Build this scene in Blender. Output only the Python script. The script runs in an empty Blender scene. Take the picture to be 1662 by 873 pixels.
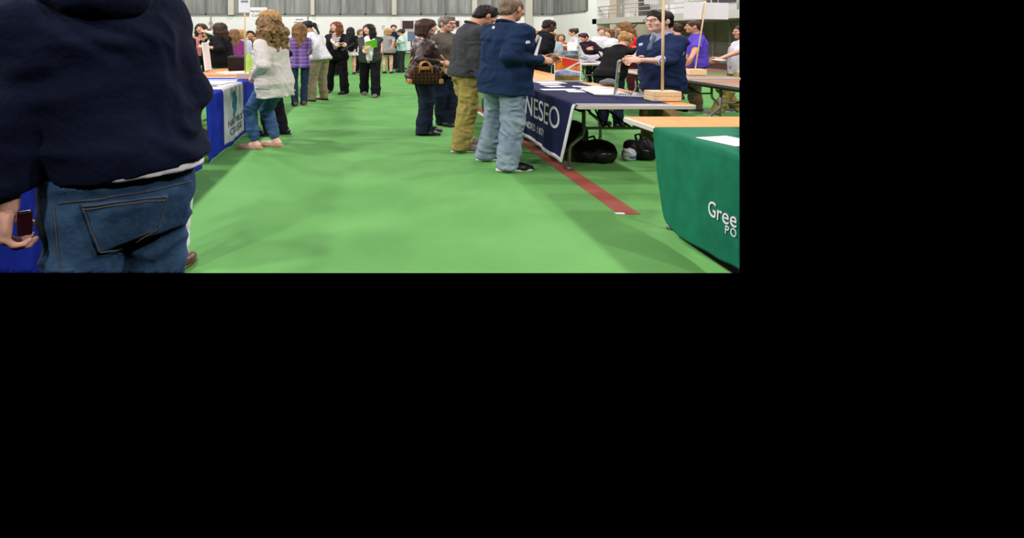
import bpy, bmesh, math, random
import numpy as np
from mathutils import Vector, Matrix
random.seed(7); np.random.seed(7)
SC = bpy.context.scene
COL = SC.collection
# ------------------------------------------------------------------ camera
FPX, CX, HOR, CAMH = 942.0, 600.0, 55.0, 1.4      # focal length in pixels, principal column, horizon row, eye height
W_, H_ = 1662.0, 873.0
def at(px, py, Y):                                 # point at distance Y seen at a pixel
    return Vector(((px-CX)/FPX*Y, Y, CAMH-(py-HOR)/FPX*Y))
def ground(px, py, z=0.0):
    Y = FPX*(CAMH-z)/(py-HOR)
    return Vector(((px-CX)/FPX*Y, Y, z))
cam_d = bpy.data.cameras.new('camera'); cam = bpy.data.objects.new('camera', cam_d); COL.objects.link(cam)
cam.location = (0, 0, CAMH); cam.rotation_euler = (math.pi/2, 0, 0)
cam_d.sensor_width = 36.0; cam_d.lens = FPX/W_*36.0
cam_d.shift_x = (W_/2-CX)/W_; cam_d.shift_y = -(H_/2-HOR)/W_
cam_d.clip_start = 0.05; cam_d.clip_end = 200
SC.camera = cam
# ------------------------------------------------------------------ materials
def lin(c):
    c = c/255.0
    return c/12.92 if c <= 0.04045 else ((c+0.055)/1.055)**2.4
def C(r, g, b): return (lin(r), lin(g), lin(b), 1.0)
_mats = {}
def mat(name, col, rough=0.8, spec=0.3, metal=0.0, vary=0.0, vscale=6.0, bump=0.0, bscale=60.0, col2=None, sheen=0.0, emit=0.0, alpha=1.0):
    if name in _mats: return _mats[name]
    m = bpy.data.materials.new(name); m.use_nodes = True
    nt = m.node_tree; b = nt.nodes['Principled BSDF']
    b.inputs['Base Color'].default_value = col
    b.inputs['Roughness'].default_value = rough
    b.inputs['Specular IOR Level'].default_value = spec
    b.inputs['Metallic'].default_value = metal
    if sheen: b.inputs['Sheen Weight'].default_value = sheen
    if vary or col2 or bump:
        tc = nt.nodes.new('ShaderNodeTexCoord')
    if vary or col2:
        n = nt.nodes.new('ShaderNodeTexNoise'); n.inputs['Scale'].default_value = vscale; n.inputs['Detail'].default_value = 5
        nt.links.new(tc.outputs['Object'], n.inputs['Vector'])
        r = nt.nodes.new('ShaderNodeValToRGB')
        r.color_ramp.elements[0].position = 0.32; r.color_ramp.elements[1].position = 0.68
        if col2 is None:
            a = tuple(max(0, x*(1-vary)) for x in col[:3])+(1,); c2 = tuple(min(1, x*(1+vary)) for x in col[:3])+(1,)
        else: a, c2 = col, col2
        r.color_ramp.elements[0].color = a; r.color_ramp.elements[1].color = c2
        nt.links.new(n.outputs['Fac'], r.inputs['Fac']); nt.links.new(r.outputs['Color'], b.inputs['Base Color'])
    if bump:
        n2 = nt.nodes.new('ShaderNodeTexNoise'); n2.inputs['Scale'].default_value = bscale; n2.inputs['Detail'].default_value = 4
        nt.links.new(tc.outputs['Object'], n2.inputs['Vector'])
        bp = nt.nodes.new('ShaderNodeBump'); bp.inputs['Strength'].default_value = bump; bp.inputs['Distance'].default_value = 0.02
        nt.links.new(n2.outputs['Fac'], bp.inputs['Height']); nt.links.new(bp.outputs['Normal'], b.inputs['Normal'])
    _mats[name] = m
    return m
def cloth(name, r, g, b, vary=0.12, bump=0.25, rough=0.9, vscale=9, bscale=16, sheen=0.0):
    return mat(name, C(r, g, b), rough=rough, spec=0.15, vary=vary, vscale=vscale, bump=bump, bscale=bscale, sheen=sheen)
def denim(name, dark, light):
    return mat(name, C(*dark), rough=0.9, spec=0.15, col2=C(*light), vscale=5, bump=0.35, bscale=22)
def striped(name, cols, axis=2, freq=40.0, cols2=None, axis2=0, freq2=30.0, wob=0.0):
    """stripes across one object axis, optionally mixed with a second set (a plaid)"""
    if name in _mats: return _mats[name]
    m = bpy.data.materials.new(name); m.use_nodes = True; nt = m.node_tree; b = nt.nodes['Principled BSDF']
    b.inputs['Roughness'].default_value = 0.9; b.inputs['Specular IOR Level'].default_value = 0.15
    tc = nt.nodes.new('ShaderNodeTexCoord')
    def one(cols, axis, freq):
        sp = nt.nodes.new('ShaderNodeSeparateXYZ'); nt.links.new(tc.outputs['Object'], sp.inputs[0])
        mu = nt.nodes.new('ShaderNodeMath'); mu.operation = 'MULTIPLY'; mu.inputs[1].default_value = freq
        nt.links.new(sp.outputs[axis], mu.inputs[0])
        fr = nt.nodes.new('ShaderNodeMath'); fr.operation = 'FRACT'; nt.links.new(mu.outputs[0], fr.inputs[0])
        r = nt.nodes.new('ShaderNodeValToRGB'); r.color_ramp.interpolation = 'CONSTANT'
        el = r.color_ramp.elements
        while len(el) < len(cols): el.new(0.5)
        for i, c in enumerate(cols): el[i].position = i/len(cols); el[i].color = C(*c)
        nt.links.new(fr.outputs[0], r.inputs['Fac'])
        return r
    r1 = one(cols, axis, freq); out = r1.outputs['Color']
    if cols2:
        r2 = one(cols2, axis2, freq2); mx = nt.nodes.new('ShaderNodeMixRGB'); mx.inputs[0].default_value = 0.5
        nt.links.new(out, mx.inputs[1]); nt.links.new(r2.outputs['Color'], mx.inputs[2]); out = mx.outputs[0]
    nt.links.new(out, b.inputs['Base Color'])
    _mats[name] = m
    return m
# ------------------------------------------------------------------ objects
def tag(o, label, cat, group=None, kind=None):
    o['label'] = label; o['category'] = cat
    if group: o['group'] = group
    if kind: o['kind'] = kind
    return o
def empty(name, loc, rz=0.0):
    o = bpy.data.objects.new(name, None); COL.objects.link(o); o.location = loc; o.rotation_euler = (0, 0, rz)
    o.empty_display_size = 0.1
    return o
def obj(name, me, m=None, parent=None, smooth=True):
    if isinstance(me, bmesh.types.BMesh):
        bm = me; me = bpy.data.meshes.new(name); bm.to_mesh(me); bm.free()
    ms = m if isinstance(m, (list, tuple)) else [m]
    for x in ms:
        if x is not None: me.materials.append(x)
    if smooth and len(me.polygons): me.polygons.foreach_set('use_smooth', [True]*len(me.polygons))
    o = bpy.data.objects.new(name, me); COL.objects.link(o)
    if parent is not None: o.parent = parent
    return o
def struct(name, me, m, label=None):
    o = obj(name, me, m, smooth=False); o['kind'] = 'structure'
    if label: o['label'] = label
    return o
def bx(bm, lo, hi, bevel=0.0, rot=None, mi=0):
    lo = Vector(lo); hi = Vector(hi); c = (lo+hi)/2; s = hi-lo
    r = bmesh.ops.create_cube(bm, size=1.0)
    vs = r['verts']
    M = Matrix.Translation(c) @ (rot.to_4x4() if rot is not None else Matrix.Identity(4)) @ Matrix.Diagonal((s.x, s.y, s.z, 1))
    bmesh.ops.transform(bm, matrix=M, verts=vs)
    fs = set(f for v in vs for f in v.link_faces)
    for f in fs: f.material_index = mi
    if bevel > 0:
        es = list(set(e for v in vs for e in v.link_edges))
        rr = bmesh.ops.bevel(bm, geom=es, offset=bevel, segments=2, profile=0.5, affect='EDGES')
        for f in rr['faces']: f.material_index = mi
def tube(bm, pts, rad, n=10, cap=True, mi=0, flat=None):
    """swept tube through points; rad may be a list; flat=(axis vector, factor) squeezes the section"""
    pts = [Vector(p) for p in pts]; N = len(pts)
    rads = list(rad) if isinstance(rad, (list, tuple)) else [rad]*N
    rings = []; prev = None
    for i, p in enumerate(pts):
        t = (pts[min(i+1, N-1)]-pts[max(i-1, 0)]).normalized()
        if prev is None:
            a = Vector((0, 0, 1)) if abs(t.z) < 0.9 else Vector((1, 0, 0))
            u = t.cross(a).normalized()
        else:
            u = (prev-t*prev.dot(t)).normalized()
        prev = u; v = t.cross(u)
        ring = []
        for k in range(n):
            an = 2*math.pi*k/n; d = u*math.cos(an)*rads[i]+v*math.sin(an)*rads[i]
            if flat: d = d-flat[0]*(d.dot(flat[0])*(1-flat[1]))
            ring.append(bm.verts.new(p+d))
        rings.append(ring)
    for i in range(N-1):
        for k in range(n):
            f = bm.faces.new((rings[i][k], rings[i][(k+1) % n], rings[i+1][(k+1) % n], rings[i+1][k])); f.material_index = mi
    if cap:
        f = bm.faces.new(rings[0][::-1]); f.material_index = mi
        f = bm.faces.new(rings[-1]); f.material_index = mi
def prism(bm, poly, z0, z1, mi=0, bevel=0.0):
    """closed outline in x,y pushed from z0 to z1"""
    a = [bm.verts.new((x, y, z0)) for x, y in poly]; b = [bm.verts.new((x, y, z1)) for x, y in poly]
    n = len(poly); fs = [bm.faces.new(a[::-1]), bm.faces.new(b)]
    for i in range(n): fs.append(bm.faces.new((a[i], a[(i+1) % n], b[(i+1) % n], b[i])))
    for f in fs: f.material_index = mi
    bmesh.ops.recalc_face_normals(bm, faces=fs)
    if bevel:
        es = list(set(e for f in fs[:2] for e in f.edges))
        bmesh.ops.bevel(bm, geom=es, offset=bevel, segments=2, affect='EDGES')
def rrect(x0, y0, x1, y1, r, n=5):
    p = []
    for cx, cy, a0 in ((x1-r, y1-r, 0), (x0+r, y1-r, 90), (x0+r, y0+r, 180), (x1-r, y0+r, 270)):
        for k in range(n+1):
            a = math.radians(a0+90*k/n); p.append((cx+r*math.cos(a), cy+r*math.sin(a)))
    return p
def BM(): return bmesh.new()
def text_mesh(s, size, extrude=0.002, align='CENTER', spacing=1.0):
    cu = bpy.data.curves.new('lettering', 'FONT'); cu.body = s; cu.size = size; cu.extrude = extrude; cu.align_x = align
    cu.align_y = 'CENTER'; cu.space_character = spacing; cu.resolution_u = 4
    o = bpy.data.objects.new('lettering', cu); COL.objects.link(o)
    dg = bpy.context.evaluated_depsgraph_get(); me = bpy.data.meshes.new_from_object(o.evaluated_get(dg))
    bpy.data.objects.remove(o); bpy.data.curves.remove(cu)
    me.materials.clear()
    return me
def xform(me, M):
    me.transform(M); return me
# ------------------------------------------------------------------ what the photograph leaves out: nothing is built past its lower and right edge
PHX, PHY = 1200.0, 443.0
def trim_to_photo(o, right=True, bottom=False):
    bpy.context.view_layer.update()
    M = o.matrix_world; Mi = M.inverted()
    me = o.data; bm = bmesh.new(); bm.from_mesh(me)
    planes = []
    if right: planes.append((Vector((0, 0, CAMH)), Vector((1, -(PHX-CX)/FPX, 0)).normalized()))
    if bottom: planes.append((Vector((0, 0, CAMH)), Vector((0, -(PHY-HOR)/FPX, -1)).normalized()))
    for co, no in planes:
        co_l = Mi @ co; no_l = (M.to_3x3().transposed() @ no).normalized()
        r = bmesh.ops.bisect_plane(bm, geom=bm.verts[:]+bm.edges[:]+bm.faces[:], plane_co=co_l, plane_no=no_l, clear_outer=True)
        es = [g for g in r['geom_cut'] if isinstance(g, bmesh.types.BMEdge)]
        if es:
            try: bmesh.ops.edgenet_fill(bm, edges=es)
            except Exception: pass
    bm.to_mesh(me); bm.free(); me.update()
def trim_tree(root, **k):
    for ch in [root]+list(root.children_recursive):
        if ch.type == 'MESH': trim_to_photo(ch, **k)
# ------------------------------------------------------------------ signed distance shapes -> one smooth skin
def V3(*a): return np.array(a, dtype=np.float64)
class Field:
    def __init__(s, lo, hi, h):
        s.h = h; s.lo = np.array(lo, float)-2*h; hi = np.array(hi, float)+2*h
        s.n = np.maximum(4, np.ceil((hi-s.lo)/h).astype(int)+1)
        s.ax = [s.lo[i]+h*np.arange(s.n[i]) for i in range(3)]
        s.d = np.full(tuple(s.n), 1e3)
    def sl(s, lo, hi, m):
        out = []
        for i in range(3):
            a = int(np.clip(np.floor((lo[i]-m-s.lo[i])/s.h), 0, s.n[i])); b = int(np.clip(np.ceil((hi[i]+m-s.lo[i])/s.h)+1, 0, s.n[i]))
            out.append(slice(a, b))
        return tuple(out)
    def pts(s, sl): return s.ax[0][sl[0]][:, None, None], s.ax[1][sl[1]][None, :, None], s.ax[2][sl[2]][None, None, :]
    def add(s, prim, k=0.03):
        lo, hi, f = prim; sl = s.sl(lo, hi, k+3*s.h); X, Y, Z = s.pts(sl)
        a = s.d[sl]
        if a.size == 0: return s
        b = f(X, Y, Z)
        if k > 0:
            h = np.clip(0.5+0.5*(a-b)/k, 0, 1); s.d[sl] = a*(1-h)+b*h-k*h*(1-h)
        else: s.d[sl] = np.minimum(a, b)
        return s
    def sub(s, prim, k=0.01):
        lo, hi, f = prim; sl = s.sl(lo, hi, k+3*s.h); X, Y, Z = s.pts(sl)
        a = s.d[sl]
        if a.size == 0: return s
        b = -f(X, Y, Z)
        if k > 0:
            h = np.clip(0.5-0.5*(a-b)/k, 0, 1); s.d[sl] = a*(1-h)+b*h+k*h*(1-h)
        else: s.d[sl] = np.maximum(a, b)
        return s
    def cut(s, f):
        X, Y, Z = s.pts((slice(None),)*3); s.d = np.maximum(s.d, f(X, Y, Z)); return s
    def warp(s, f):
        X, Y, Z = s.pts((slice(None),)*3); s.d = s.d+f(X, Y, Z); return s
    def warp_near(s, f, w=.06):
        m = np.abs(s.d) < w
        i, j, k = np.nonzero(m); s.d[m] += f(s.ax[0][i], s.ax[1][j], s.ax[2][k]); return s
    def mesh(s):
        d = s.d; sg = d < 0; nx, ny, nz = d.shape
        def c(i, j, k): return (slice(i, nx-1+i), slice(j, ny-1+j), slice(k, nz-1+k))
        cnt = np.zeros((nx-1, ny-1, nz-1), int)
        for i in (0, 1):
            for j in (0, 1):
                for k in (0, 1): cnt += sg[c(i, j, k)]
        act = (cnt > 0) & (cnt < 8); na = int(act.sum())
        if na == 0: return np.zeros((0, 3)), np.zeros((0, 4), int)
        idx = np.full(act.shape, -1); idx[act] = np.arange(na)
        base = np.argwhere(act).astype(float)
        pos = np.zeros((na, 3)); num = np.zeros(na)
        cv = {(i, j, k): d[c(i, j, k)][act] for i in (0, 1) for j in (0, 1) for k in (0, 1)}
        for ax in range(3):
            for u in (0, 1):
                for v in (0, 1):
                    p0 = [0, 0, 0]; o = [q for q in range(3) if q != ax]; p0[o[0]] = u; p0[o[1]] = v; p1 = list(p0); p1[ax] = 1
                    a, b = cv[tuple(p0)], cv[tuple(p1)]; m = (a < 0) != (b < 0)
                    t = np.where(m, a/np.where(m, a-b, 1), 0)
                    pt = np.tile(np.array(p0, float), (na, 1)); pt[:, ax] = t
                    pos[m] += pt[m]; num[m] += 1
        v = s.lo+s.h*(base+pos/num[:, None])
        quads = []
        for ax in range(3):
            o = [(ax+1) % 3, (ax+2) % 3]
            a = [slice(None)]*3; b = [slice(None)]*3
            a[ax] = slice(0, -1); b[ax] = slice(1, None)
            for q in o: a[q] = slice(1, -1); b[q] = slice(1, -1)
            A, B = sg[tuple(a)], sg[tuple(b)]; ch = A != B
            if not ch.any(): continue
            I = np.argwhere(ch); fl = A[ch]
            I2 = I.copy()
            for q in o: I2[:, q] += 1
            def cell(du, dv):
                J = I2.copy(); J[:, o[0]] += du; J[:, o[1]] += dv
                return idx[J[:, 0], J[:, 1], J[:, 2]]
            q = np.stack([cell(-1, -1), cell(0, -1), cell(0, 0), cell(-1, 0)], 1)
            q[~fl] = q[~fl][:, ::-1]; quads.append(q)
        return v, np.concatenate(quads)
def cone(a, b, ra, rb, flat=None):
    a = np.array(a, float); b = np.array(b, float); ba = b-a; L2 = max(float(ba@ba), 1e-9); r = max(ra, rb)
    lo = np.minimum(a, b)-r; hi = np.maximum(a, b)+r
    if flat is not None: fn = np.array(flat[0], float); fn = fn/np.linalg.norm(fn); fs = flat[1]
    def f(X, Y, Z):
        px, py, pz = X-a[0], Y-a[1], Z-a[2]
        t = np.clip((px*ba[0]+py*ba[1]+pz*ba[2])/L2, 0, 1)
        qx, qy, qz = px-ba[0]*t, py-ba[1]*t, pz-ba[2]*t
        if flat is not None:
            w = (qx*fn[0]+qy*fn[1]+qz*fn[2])*(fs-1)
            qx, qy, qz = qx+w*fn[0], qy+w*fn[1], qz+w*fn[2]
            return (np.sqrt(qx*qx+qy*qy+qz*qz)-(ra+(rb-ra)*t))/max(1.0, fs*0.7)
        return np.sqrt(qx*qx+qy*qy+qz*qz)-(ra+(rb-ra)*t)
    return lo, hi, f
def ell(c, r, R=None):
    c = np.array(c, float); r = np.array(r, float); m = r.max()
    R = np.eye(3) if R is None else np.array(R, float)
    ext = np.sqrt(((R*r[None, :])**2).sum(1))
    def f(X, Y, Z):
        px, py, pz = X-c[0], Y-c[1], Z-c[2]
        u = R[0, 0]*px+R[1, 0]*py+R[2, 0]*pz; v = R[0, 1]*px+R[1, 1]*py+R[2, 1]*pz; w = R[0, 2]*px+R[1, 2]*py+R[2, 2]*pz
        k0 = np.sqrt((u/r[0])**2+(v/r[1])**2+(w/r[2])**2); k1 = np.sqrt((u/r[0]**2)**2+(v/r[1]**2)**2+(w/r[2]**2)**2)
        return np.where(k1 > 1e-9, k0*(k0-1)/np.maximum(k1, 1e-9), -r.min())
    return c-ext, c+ext, f
def loft(o, R, st):
    """st: rows (z, half width, half depth, y shift) along the frame's own z"""
    st = np.array(st, float); o = np.array(o, float); R = np.array(R, float)
    zs, A, B, S = st[:, 0], st[:, 1], st[:, 2], st[:, 3]
    cs = []
    for z, a, b, sy in st:
        for sx in (-1, 1):
            for s2 in (-1, 1): cs.append(o+R@np.array([sx*a, sy+s2*b, z]))
    cs = np.array(cs)
    def f(X, Y, Z):
        px, py, pz = X-o[0], Y-o[1], Z-o[2]
        u = R[0, 0]*px+R[1, 0]*py+R[2, 0]*pz; v = R[0, 1]*px+R[1, 1]*py+R[2, 1]*pz; w = R[0, 2]*px+R[1, 2]*py+R[2, 2]*pz
        a = np.interp(w, zs, A); b = np.interp(w, zs, B); sy = np.interp(w, zs, S)
        q = (np.abs(u/a)**2.3+np.abs((v-sy)/b)**2.3)**(1/2.3)
        d = (q-1)*np.minimum(a, b)
        return np.maximum(d, np.maximum(zs[0]-w, w-zs[-1]))
    return cs.min(0), cs.max(0), f
def rotm(ax, deg):
    a = math.radians(deg); c, s = math.cos(a), math.sin(a)
    if ax == 'x': return np.array([[1, 0, 0], [0, c, -s], [0, s, c]])
    if ax == 'y': return np.array([[c, 0, s], [0, 1, 0], [-s, 0, c]])
    return np.array([[c, -s, 0], [s, c, 0], [0, 0, 1]])
def join_np(parts):
    """parts: list of (verts, quads, material index)"""
    vs = []; fs = []; mi = []; n = 0
    for v, f, m in parts:
        vs.append(v); fs.append(f+n); mi.append(np.full(len(f), m) if np.isscalar(m) else np.asarray(m)); n += len(v)
    return np.concatenate(vs), np.concatenate(fs), np.concatenate(mi)
def np_mesh(name, v, q, mi=None):
    me = bpy.data.meshes.new(name)
    me.vertices.add(len(v)); me.vertices.foreach_set('co', np.asarray(v, np.float32).ravel())
    me.loops.add(len(q)*4); me.loops.foreach_set('vertex_index', np.asarray(q, np.int32).ravel())
    me.polygons.add(len(q)); me.polygons.foreach_set('loop_start', np.arange(len(q), dtype=np.int32)*4)
    if mi is not None: me.polygons.foreach_set('material_index', np.asarray(mi, np.int32))
    me.update(calc_edges=True); me.validate()
    return me
LP = 1500.0; EXPO = 0.0
# ------------------------------------------------------------------ people
from mathutils.bvhtree import BVHTree
def unit(v):
    v = np.asarray(v, float); return v/max(np.linalg.norm(v), 1e-9)
def ik(a, t, l1, l2, pole):
    a = np.asarray(a, float); t = np.asarray(t, float); d = t-a; L = np.linalg.norm(d); mx = (l1+l2)*0.999
    if L > mx: d = d*mx/L; L = mx; t = a+d
    L = max(L, abs(l1-l2)+0.02)
    u = d/np.linalg.norm(d); x = (l1*l1-l2*l2+L*L)/(2*L); h = math.sqrt(max(l1*l1-x*x, 0))
    p = np.asarray(pole, float); p = p-u*(p@u); p = unit(p)
    return a+u*x+p*h, a+u*L
def skin_of(prims, h, folds=None, cuts=(), subs=()):
    lo = np.min([p[0][0] for p in prims], 0); hi = np.max([p[0][1] for p in prims], 0)
    F = Field(lo-0.02, hi+0.02, h)
    for p, k in prims: F.add(p, k)
    if folds: F.warp_near(folds)
    for p, k in subs: F.sub(p, k)
    for c in cuts: F.cut(c)
    return F.mesh()
_LAT = np.random.RandomState(11).rand(32, 32, 32)
def vnoise(x, y, z):
    xi, yi, zi = np.floor(x).astype(int), np.floor(y).astype(int), np.floor(z).astype(int)
    fx, fy, fz = x-xi, y-yi, z-zi; fx, fy, fz = (f*f*(3-2*f) for f in (fx, fy, fz))
    out = 0
    for i in (0, 1):
        for j in (0, 1):
            for k in (0, 1):
                out = out+_LAT[(xi+i) & 31, (yi+j) & 31, (zi+k) & 31]*(fx if i else 1-fx)*(fy if j else 1-fy)*(fz if k else 1-fz)
    return out*2-1
def fold(amp, s=0.0, fz=24.0, fx=10.0):
    """creases in cloth: broad soft swells plus narrow slanting ridges"""
    def f(X, Y, Z):
        q = fz*.42; w = vnoise(X*5+s*3.1, Y*5+7.7, Z*5+s)
        n1 = vnoise(X*q*.8+5+s*2, Y*q*.8+s, Z*q*.7+X*q*.4)
        r = vnoise(X*q*1.1+2.2*w+s, Y*q*1.1+3+s, Z*q*1.5+X*q*.9+1.6*w)
        r2 = vnoise(X*q*1.9-Z*q+9+s, Y*q*2.1, Z*q*2.3+2*w+s)
        return amp*(.75*n1+.95*(2*np.abs(r)-.55)+.45*r2)
    return f
def head_field(h, fem):
    F = Field((-.11, -.13, -.16), (.11, .14, .15), h)
    F.add(ell((0, -.012, .032), (.076, .097, .086)), 0)
    F.add(ell((0, .02, -.045), (.060 if not fem else .056, .068, .066)), .035)
    F.add(ell((0, .058, -.088), (.026 if not fem else .022, .024, .020)), .03)
    F.add(cone((-.034, .076, .028), (.034, .076, .028), .012, .012), .02)
    F.add(cone((0, .086, .016), (0, .106, -.022), .009, .0135), .012)
    F.add(ell((.012, .094, -.026), (.009, .010, .007)), .008); F.add(ell((-.012, .094, -.026), (.009, .010, .007)), .008)
    for s in (-1, 1):
        F.sub(ell((s*.033, .096, .010), (.019, .016, .011)), .012)
        F.add(ell((s*.045, .066, -.022), (.018, .016, .018)), .02)
        F.add(ell((s*.079, -.006, -.002), (.011, .020, .032), rotm('z', s*18)), .008)
    F.add(ell((0, .083, -.049), (.022, .011, .0065)), .007); F.add(ell((0, .081, -.060), (.019, .011, .0075)), .007)
    F.sub(ell((0, .097, -.0545), (.024, .009, .0022)), .003)
    F.add(cone((0, -.022, -.05), (0, -.035, -.13), .052, .054), .03)
    return F
def uvball(c, r, n=8):
    vs = []; fs = []
    for i in range(n+1):
        for j in range(2*n):
            a = math.pi*i/n; b = math.pi*j/n
            vs.append((c[0]+r[0]*math.sin(a)*math.cos(b), c[1]+r[1]*math.sin(a)*math.sin(b), c[2]+r[2]*math.cos(a)))
    for i in range(n):
        for j in range(2*n):
            fs.append((i*2*n+j, (i+1)*2*n+j, (i+1)*2*n+(j+1) % (2*n), i*2*n+(j+1) % (2*n)))
    return np.array(vs, float), np.array(fs, int)
HEADS = {}
def head_np(h, fem):
    key = (round(h, 4), fem)
    if key not in HEADS:
        v, q = head_field(h, fem).mesh()
        c = v[q].mean(1)
        m = np.zeros(len(q), int)
        m[(np.abs(c[:, 0]) < .021) & (c[:, 1] > .070) & (c[:, 2] < -.043) & (c[:, 2] > -.066)] = 1
        parts = [(v, q, m)]
        for s in (-1, 1):
            a, b = uvball((s*.032, .070, .011), (.0135, .0125, .0095)); parts.append((a, b, 2))
            a, b = uvball((s*.032, .0765, .011), (.0055, .0068, .0058), 6); parts.append((a, b, 3))
            a, b = uvball((s*.033, .0825, .030), (.018, .0066, .0034), 6); parts.append((a, b, 4))
        HEADS[key] = join_np(parts)
    return HEADS[key]
HANDS = {}
def hand_np(curl, h=.005):
    key = (curl, h)
    if key in HANDS: return HANDS[key]
    F = Field((-.075, -.05, -.11), (.085, .21, .05), h)
    F.add(cone((0, -.04, 0), (0, .012, 0), .027, .026, ((0, 0, 1), 1.35)), 0)
    F.add(ell((0, .052, 0), (.040, .052, .0155)), .02)
    c = curl
    for x, y0, L in ((.029, .088, .070), (.010, .094, .078), (-.010, .091, .073), (-.029, .082, .058)):
        p = np.array([x, y0, 0.0]); ang = 0.0; r = .0088
        d0 = unit((x*2.2, 1, 0))
        for i, f in enumerate((.46, .32, .26)):
            ang += math.radians(c*(0.8 if i == 0 else 1.0))
            d = np.array([d0[0]*math.cos(ang), d0[1]*math.cos(ang), -math.sin(ang)]); q = p+d*L*f
            F.add(cone(p, q, r, r*.93), .004 if i else .008); p = q; r *= .93
    p = np.array([.030, .028, -.004])
    for i, (L, yaw, dn) in enumerate(((.038, 48, 12+c*.3), (.030, 24, 20+c*.6), (.024, 8-c*.2, 24+c*.7))):
        a = math.radians(yaw); e = math.radians(dn)
        q = p+L*np.array([math.sin(a)*math.cos(e), math.cos(a)*math.cos(e), -math.sin(e)])
        F.add(cone(p, q, (.0125, .0105, .0095)[i], (.0105, .0095, .0085)[i]), .006); p = q
    HANDS[key] = F.mesh()
    return HANDS[key]
SKIN = {'light': C(222, 172, 146), 'fair': C(232, 188, 164), 'tan': C(196, 146, 108), 'warm': C(210, 156, 122), 'dark': C(96, 64, 46)}
def skin_mats(kind, hairm):
    c = SKIN[kind]
    lip = (c[0]*.78, c[1]*.5, c[2]*.5, 1)
    return [mat('skin '+kind, c, rough=.55, spec=.35, vary=.06, vscale=25, bump=.05, bscale=90), mat('lips '+kind, lip, rough=.45, spec=.4),
            mat('eye white', C(225, 222, 215), rough=.25, spec=.5), mat('iris', C(50, 36, 28), rough=.2, spec=.6), hairm]
def hair_mat(name, a, b): return mat('hair '+name, C(*a), rough=.62, spec=.3, col2=C(*b), vscale=22, bump=.4, bscale=38)
def hair_prims(kind, rnd):
    """list of (prim, k), list of subtractions, in the head's own frame"""
    P = []; S = []
    if kind in ('short', 'crop'):
        e = .010 if kind == 'short' else .005
        P.append((ell((0, -.016, .040), (.078+e, .099+e, .084+e)), .01))
        P.append((ell((0, -.060, -.02), (.062+e, .052+e, .060)), .02))
        if kind == 'short':
            P.append((ell((0, .046, .100), (.054, .034, .022)), .02)); P.append((ell((.015, .02, .108), (.045, .05, .020)), .02))
        S.append((ell((0, .112, -.030), (.10, .080, .100)), .008)); S.append((ell((.10, .035, -.05), (.045, .05, .06)), .012)); S.append((ell((-.10, .035, -.05), (.045, .05, .06)), .012))
        S.append((ell((.085, .0, -.012), (.02, .026, .036)), .006)); S.append((ell((-.085, .0, -.012), (.02, .026, .036)), .006))
    elif kind in ('long', 'curly', 'bob', 'pony', 'bun', 'half'):
        e = .016
        P.append((ell((0, -.018, .040), (.080+e, .100+e, .084+e)), .01))
        if kind in ('long', 'curly', 'half'):
            n = 9; Ls = {'long': .24, 'curly': .22, 'half': .28}[kind]; sp = {'long': .9, 'curly': 1.5, 'half': .95}[kind]
            for i in range(n):
                a = math.radians(-128+256*i/(n-1)); x0, y0 = .075*math.sin(a), -.02-.078*math.cos(a)
                l = Ls*(.85+.3*rnd.random())*(0.95 if abs(a) < 2.0 else 0.85)
                p0 = np.array([x0, y0, .03]); p1 = np.array([x0*1.2*sp**.5, y0*1.12-.01, -.09]); p2 = np.array([x0*1.15*sp+.012*(rnd.random()-.5), y0*1.15-.02, -.09-l])
                if kind == 'curly':
                    p1 = p1+np.array([.03*math.sin(a)+.015*(rnd.random()-.5), -.02, 0])
                r = .034 if kind != 'curly' else .046
                P.append((cone(p0, p1, .036, r), .02)); P.append((cone(p1, p2, r, .020 if kind != 'curly' else .030), .02))
        if kind == 'bob':
            for i in range(9):
                a = math.radians(-112+224*i/8); x0, y0 = .078*math.sin(a), -.02-.080*math.cos(a)
                P.append((cone((x0, y0, .03), (x0*1.1, y0*1.05-.005, -.085-.02*rnd.random()), .034, .022), .02))
            for i in range(5):
                x = -.05+.025*i; P.append((cone((x*.8, .06, .10), (x*1.1, .088, .045), .016, .010), .012))
        if kind == 'pony':
            P.append((cone((0, -.10, .04), (0, -.15, .0), .03, .035), .02)); P.append((cone((0, -.15, .0), (0, -.15, -.22), .035, .018), .02))
        if kind == 'bun':
            P.append((ell((0, -.085, .105), (.045, .045, .040)), .012))
        S.append((ell((0, .118, -.034), (.068, .088, .104)), .012))
        if kind in ('pony', 'bun'):
            for s in (-1, 1): S.append((ell((s*.10, .02, -.04), (.035, .05, .06)), .01))
            S.append((ell((0, -.03, -.135), (.11, .11, .085)), .015))
    return P, S
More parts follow.
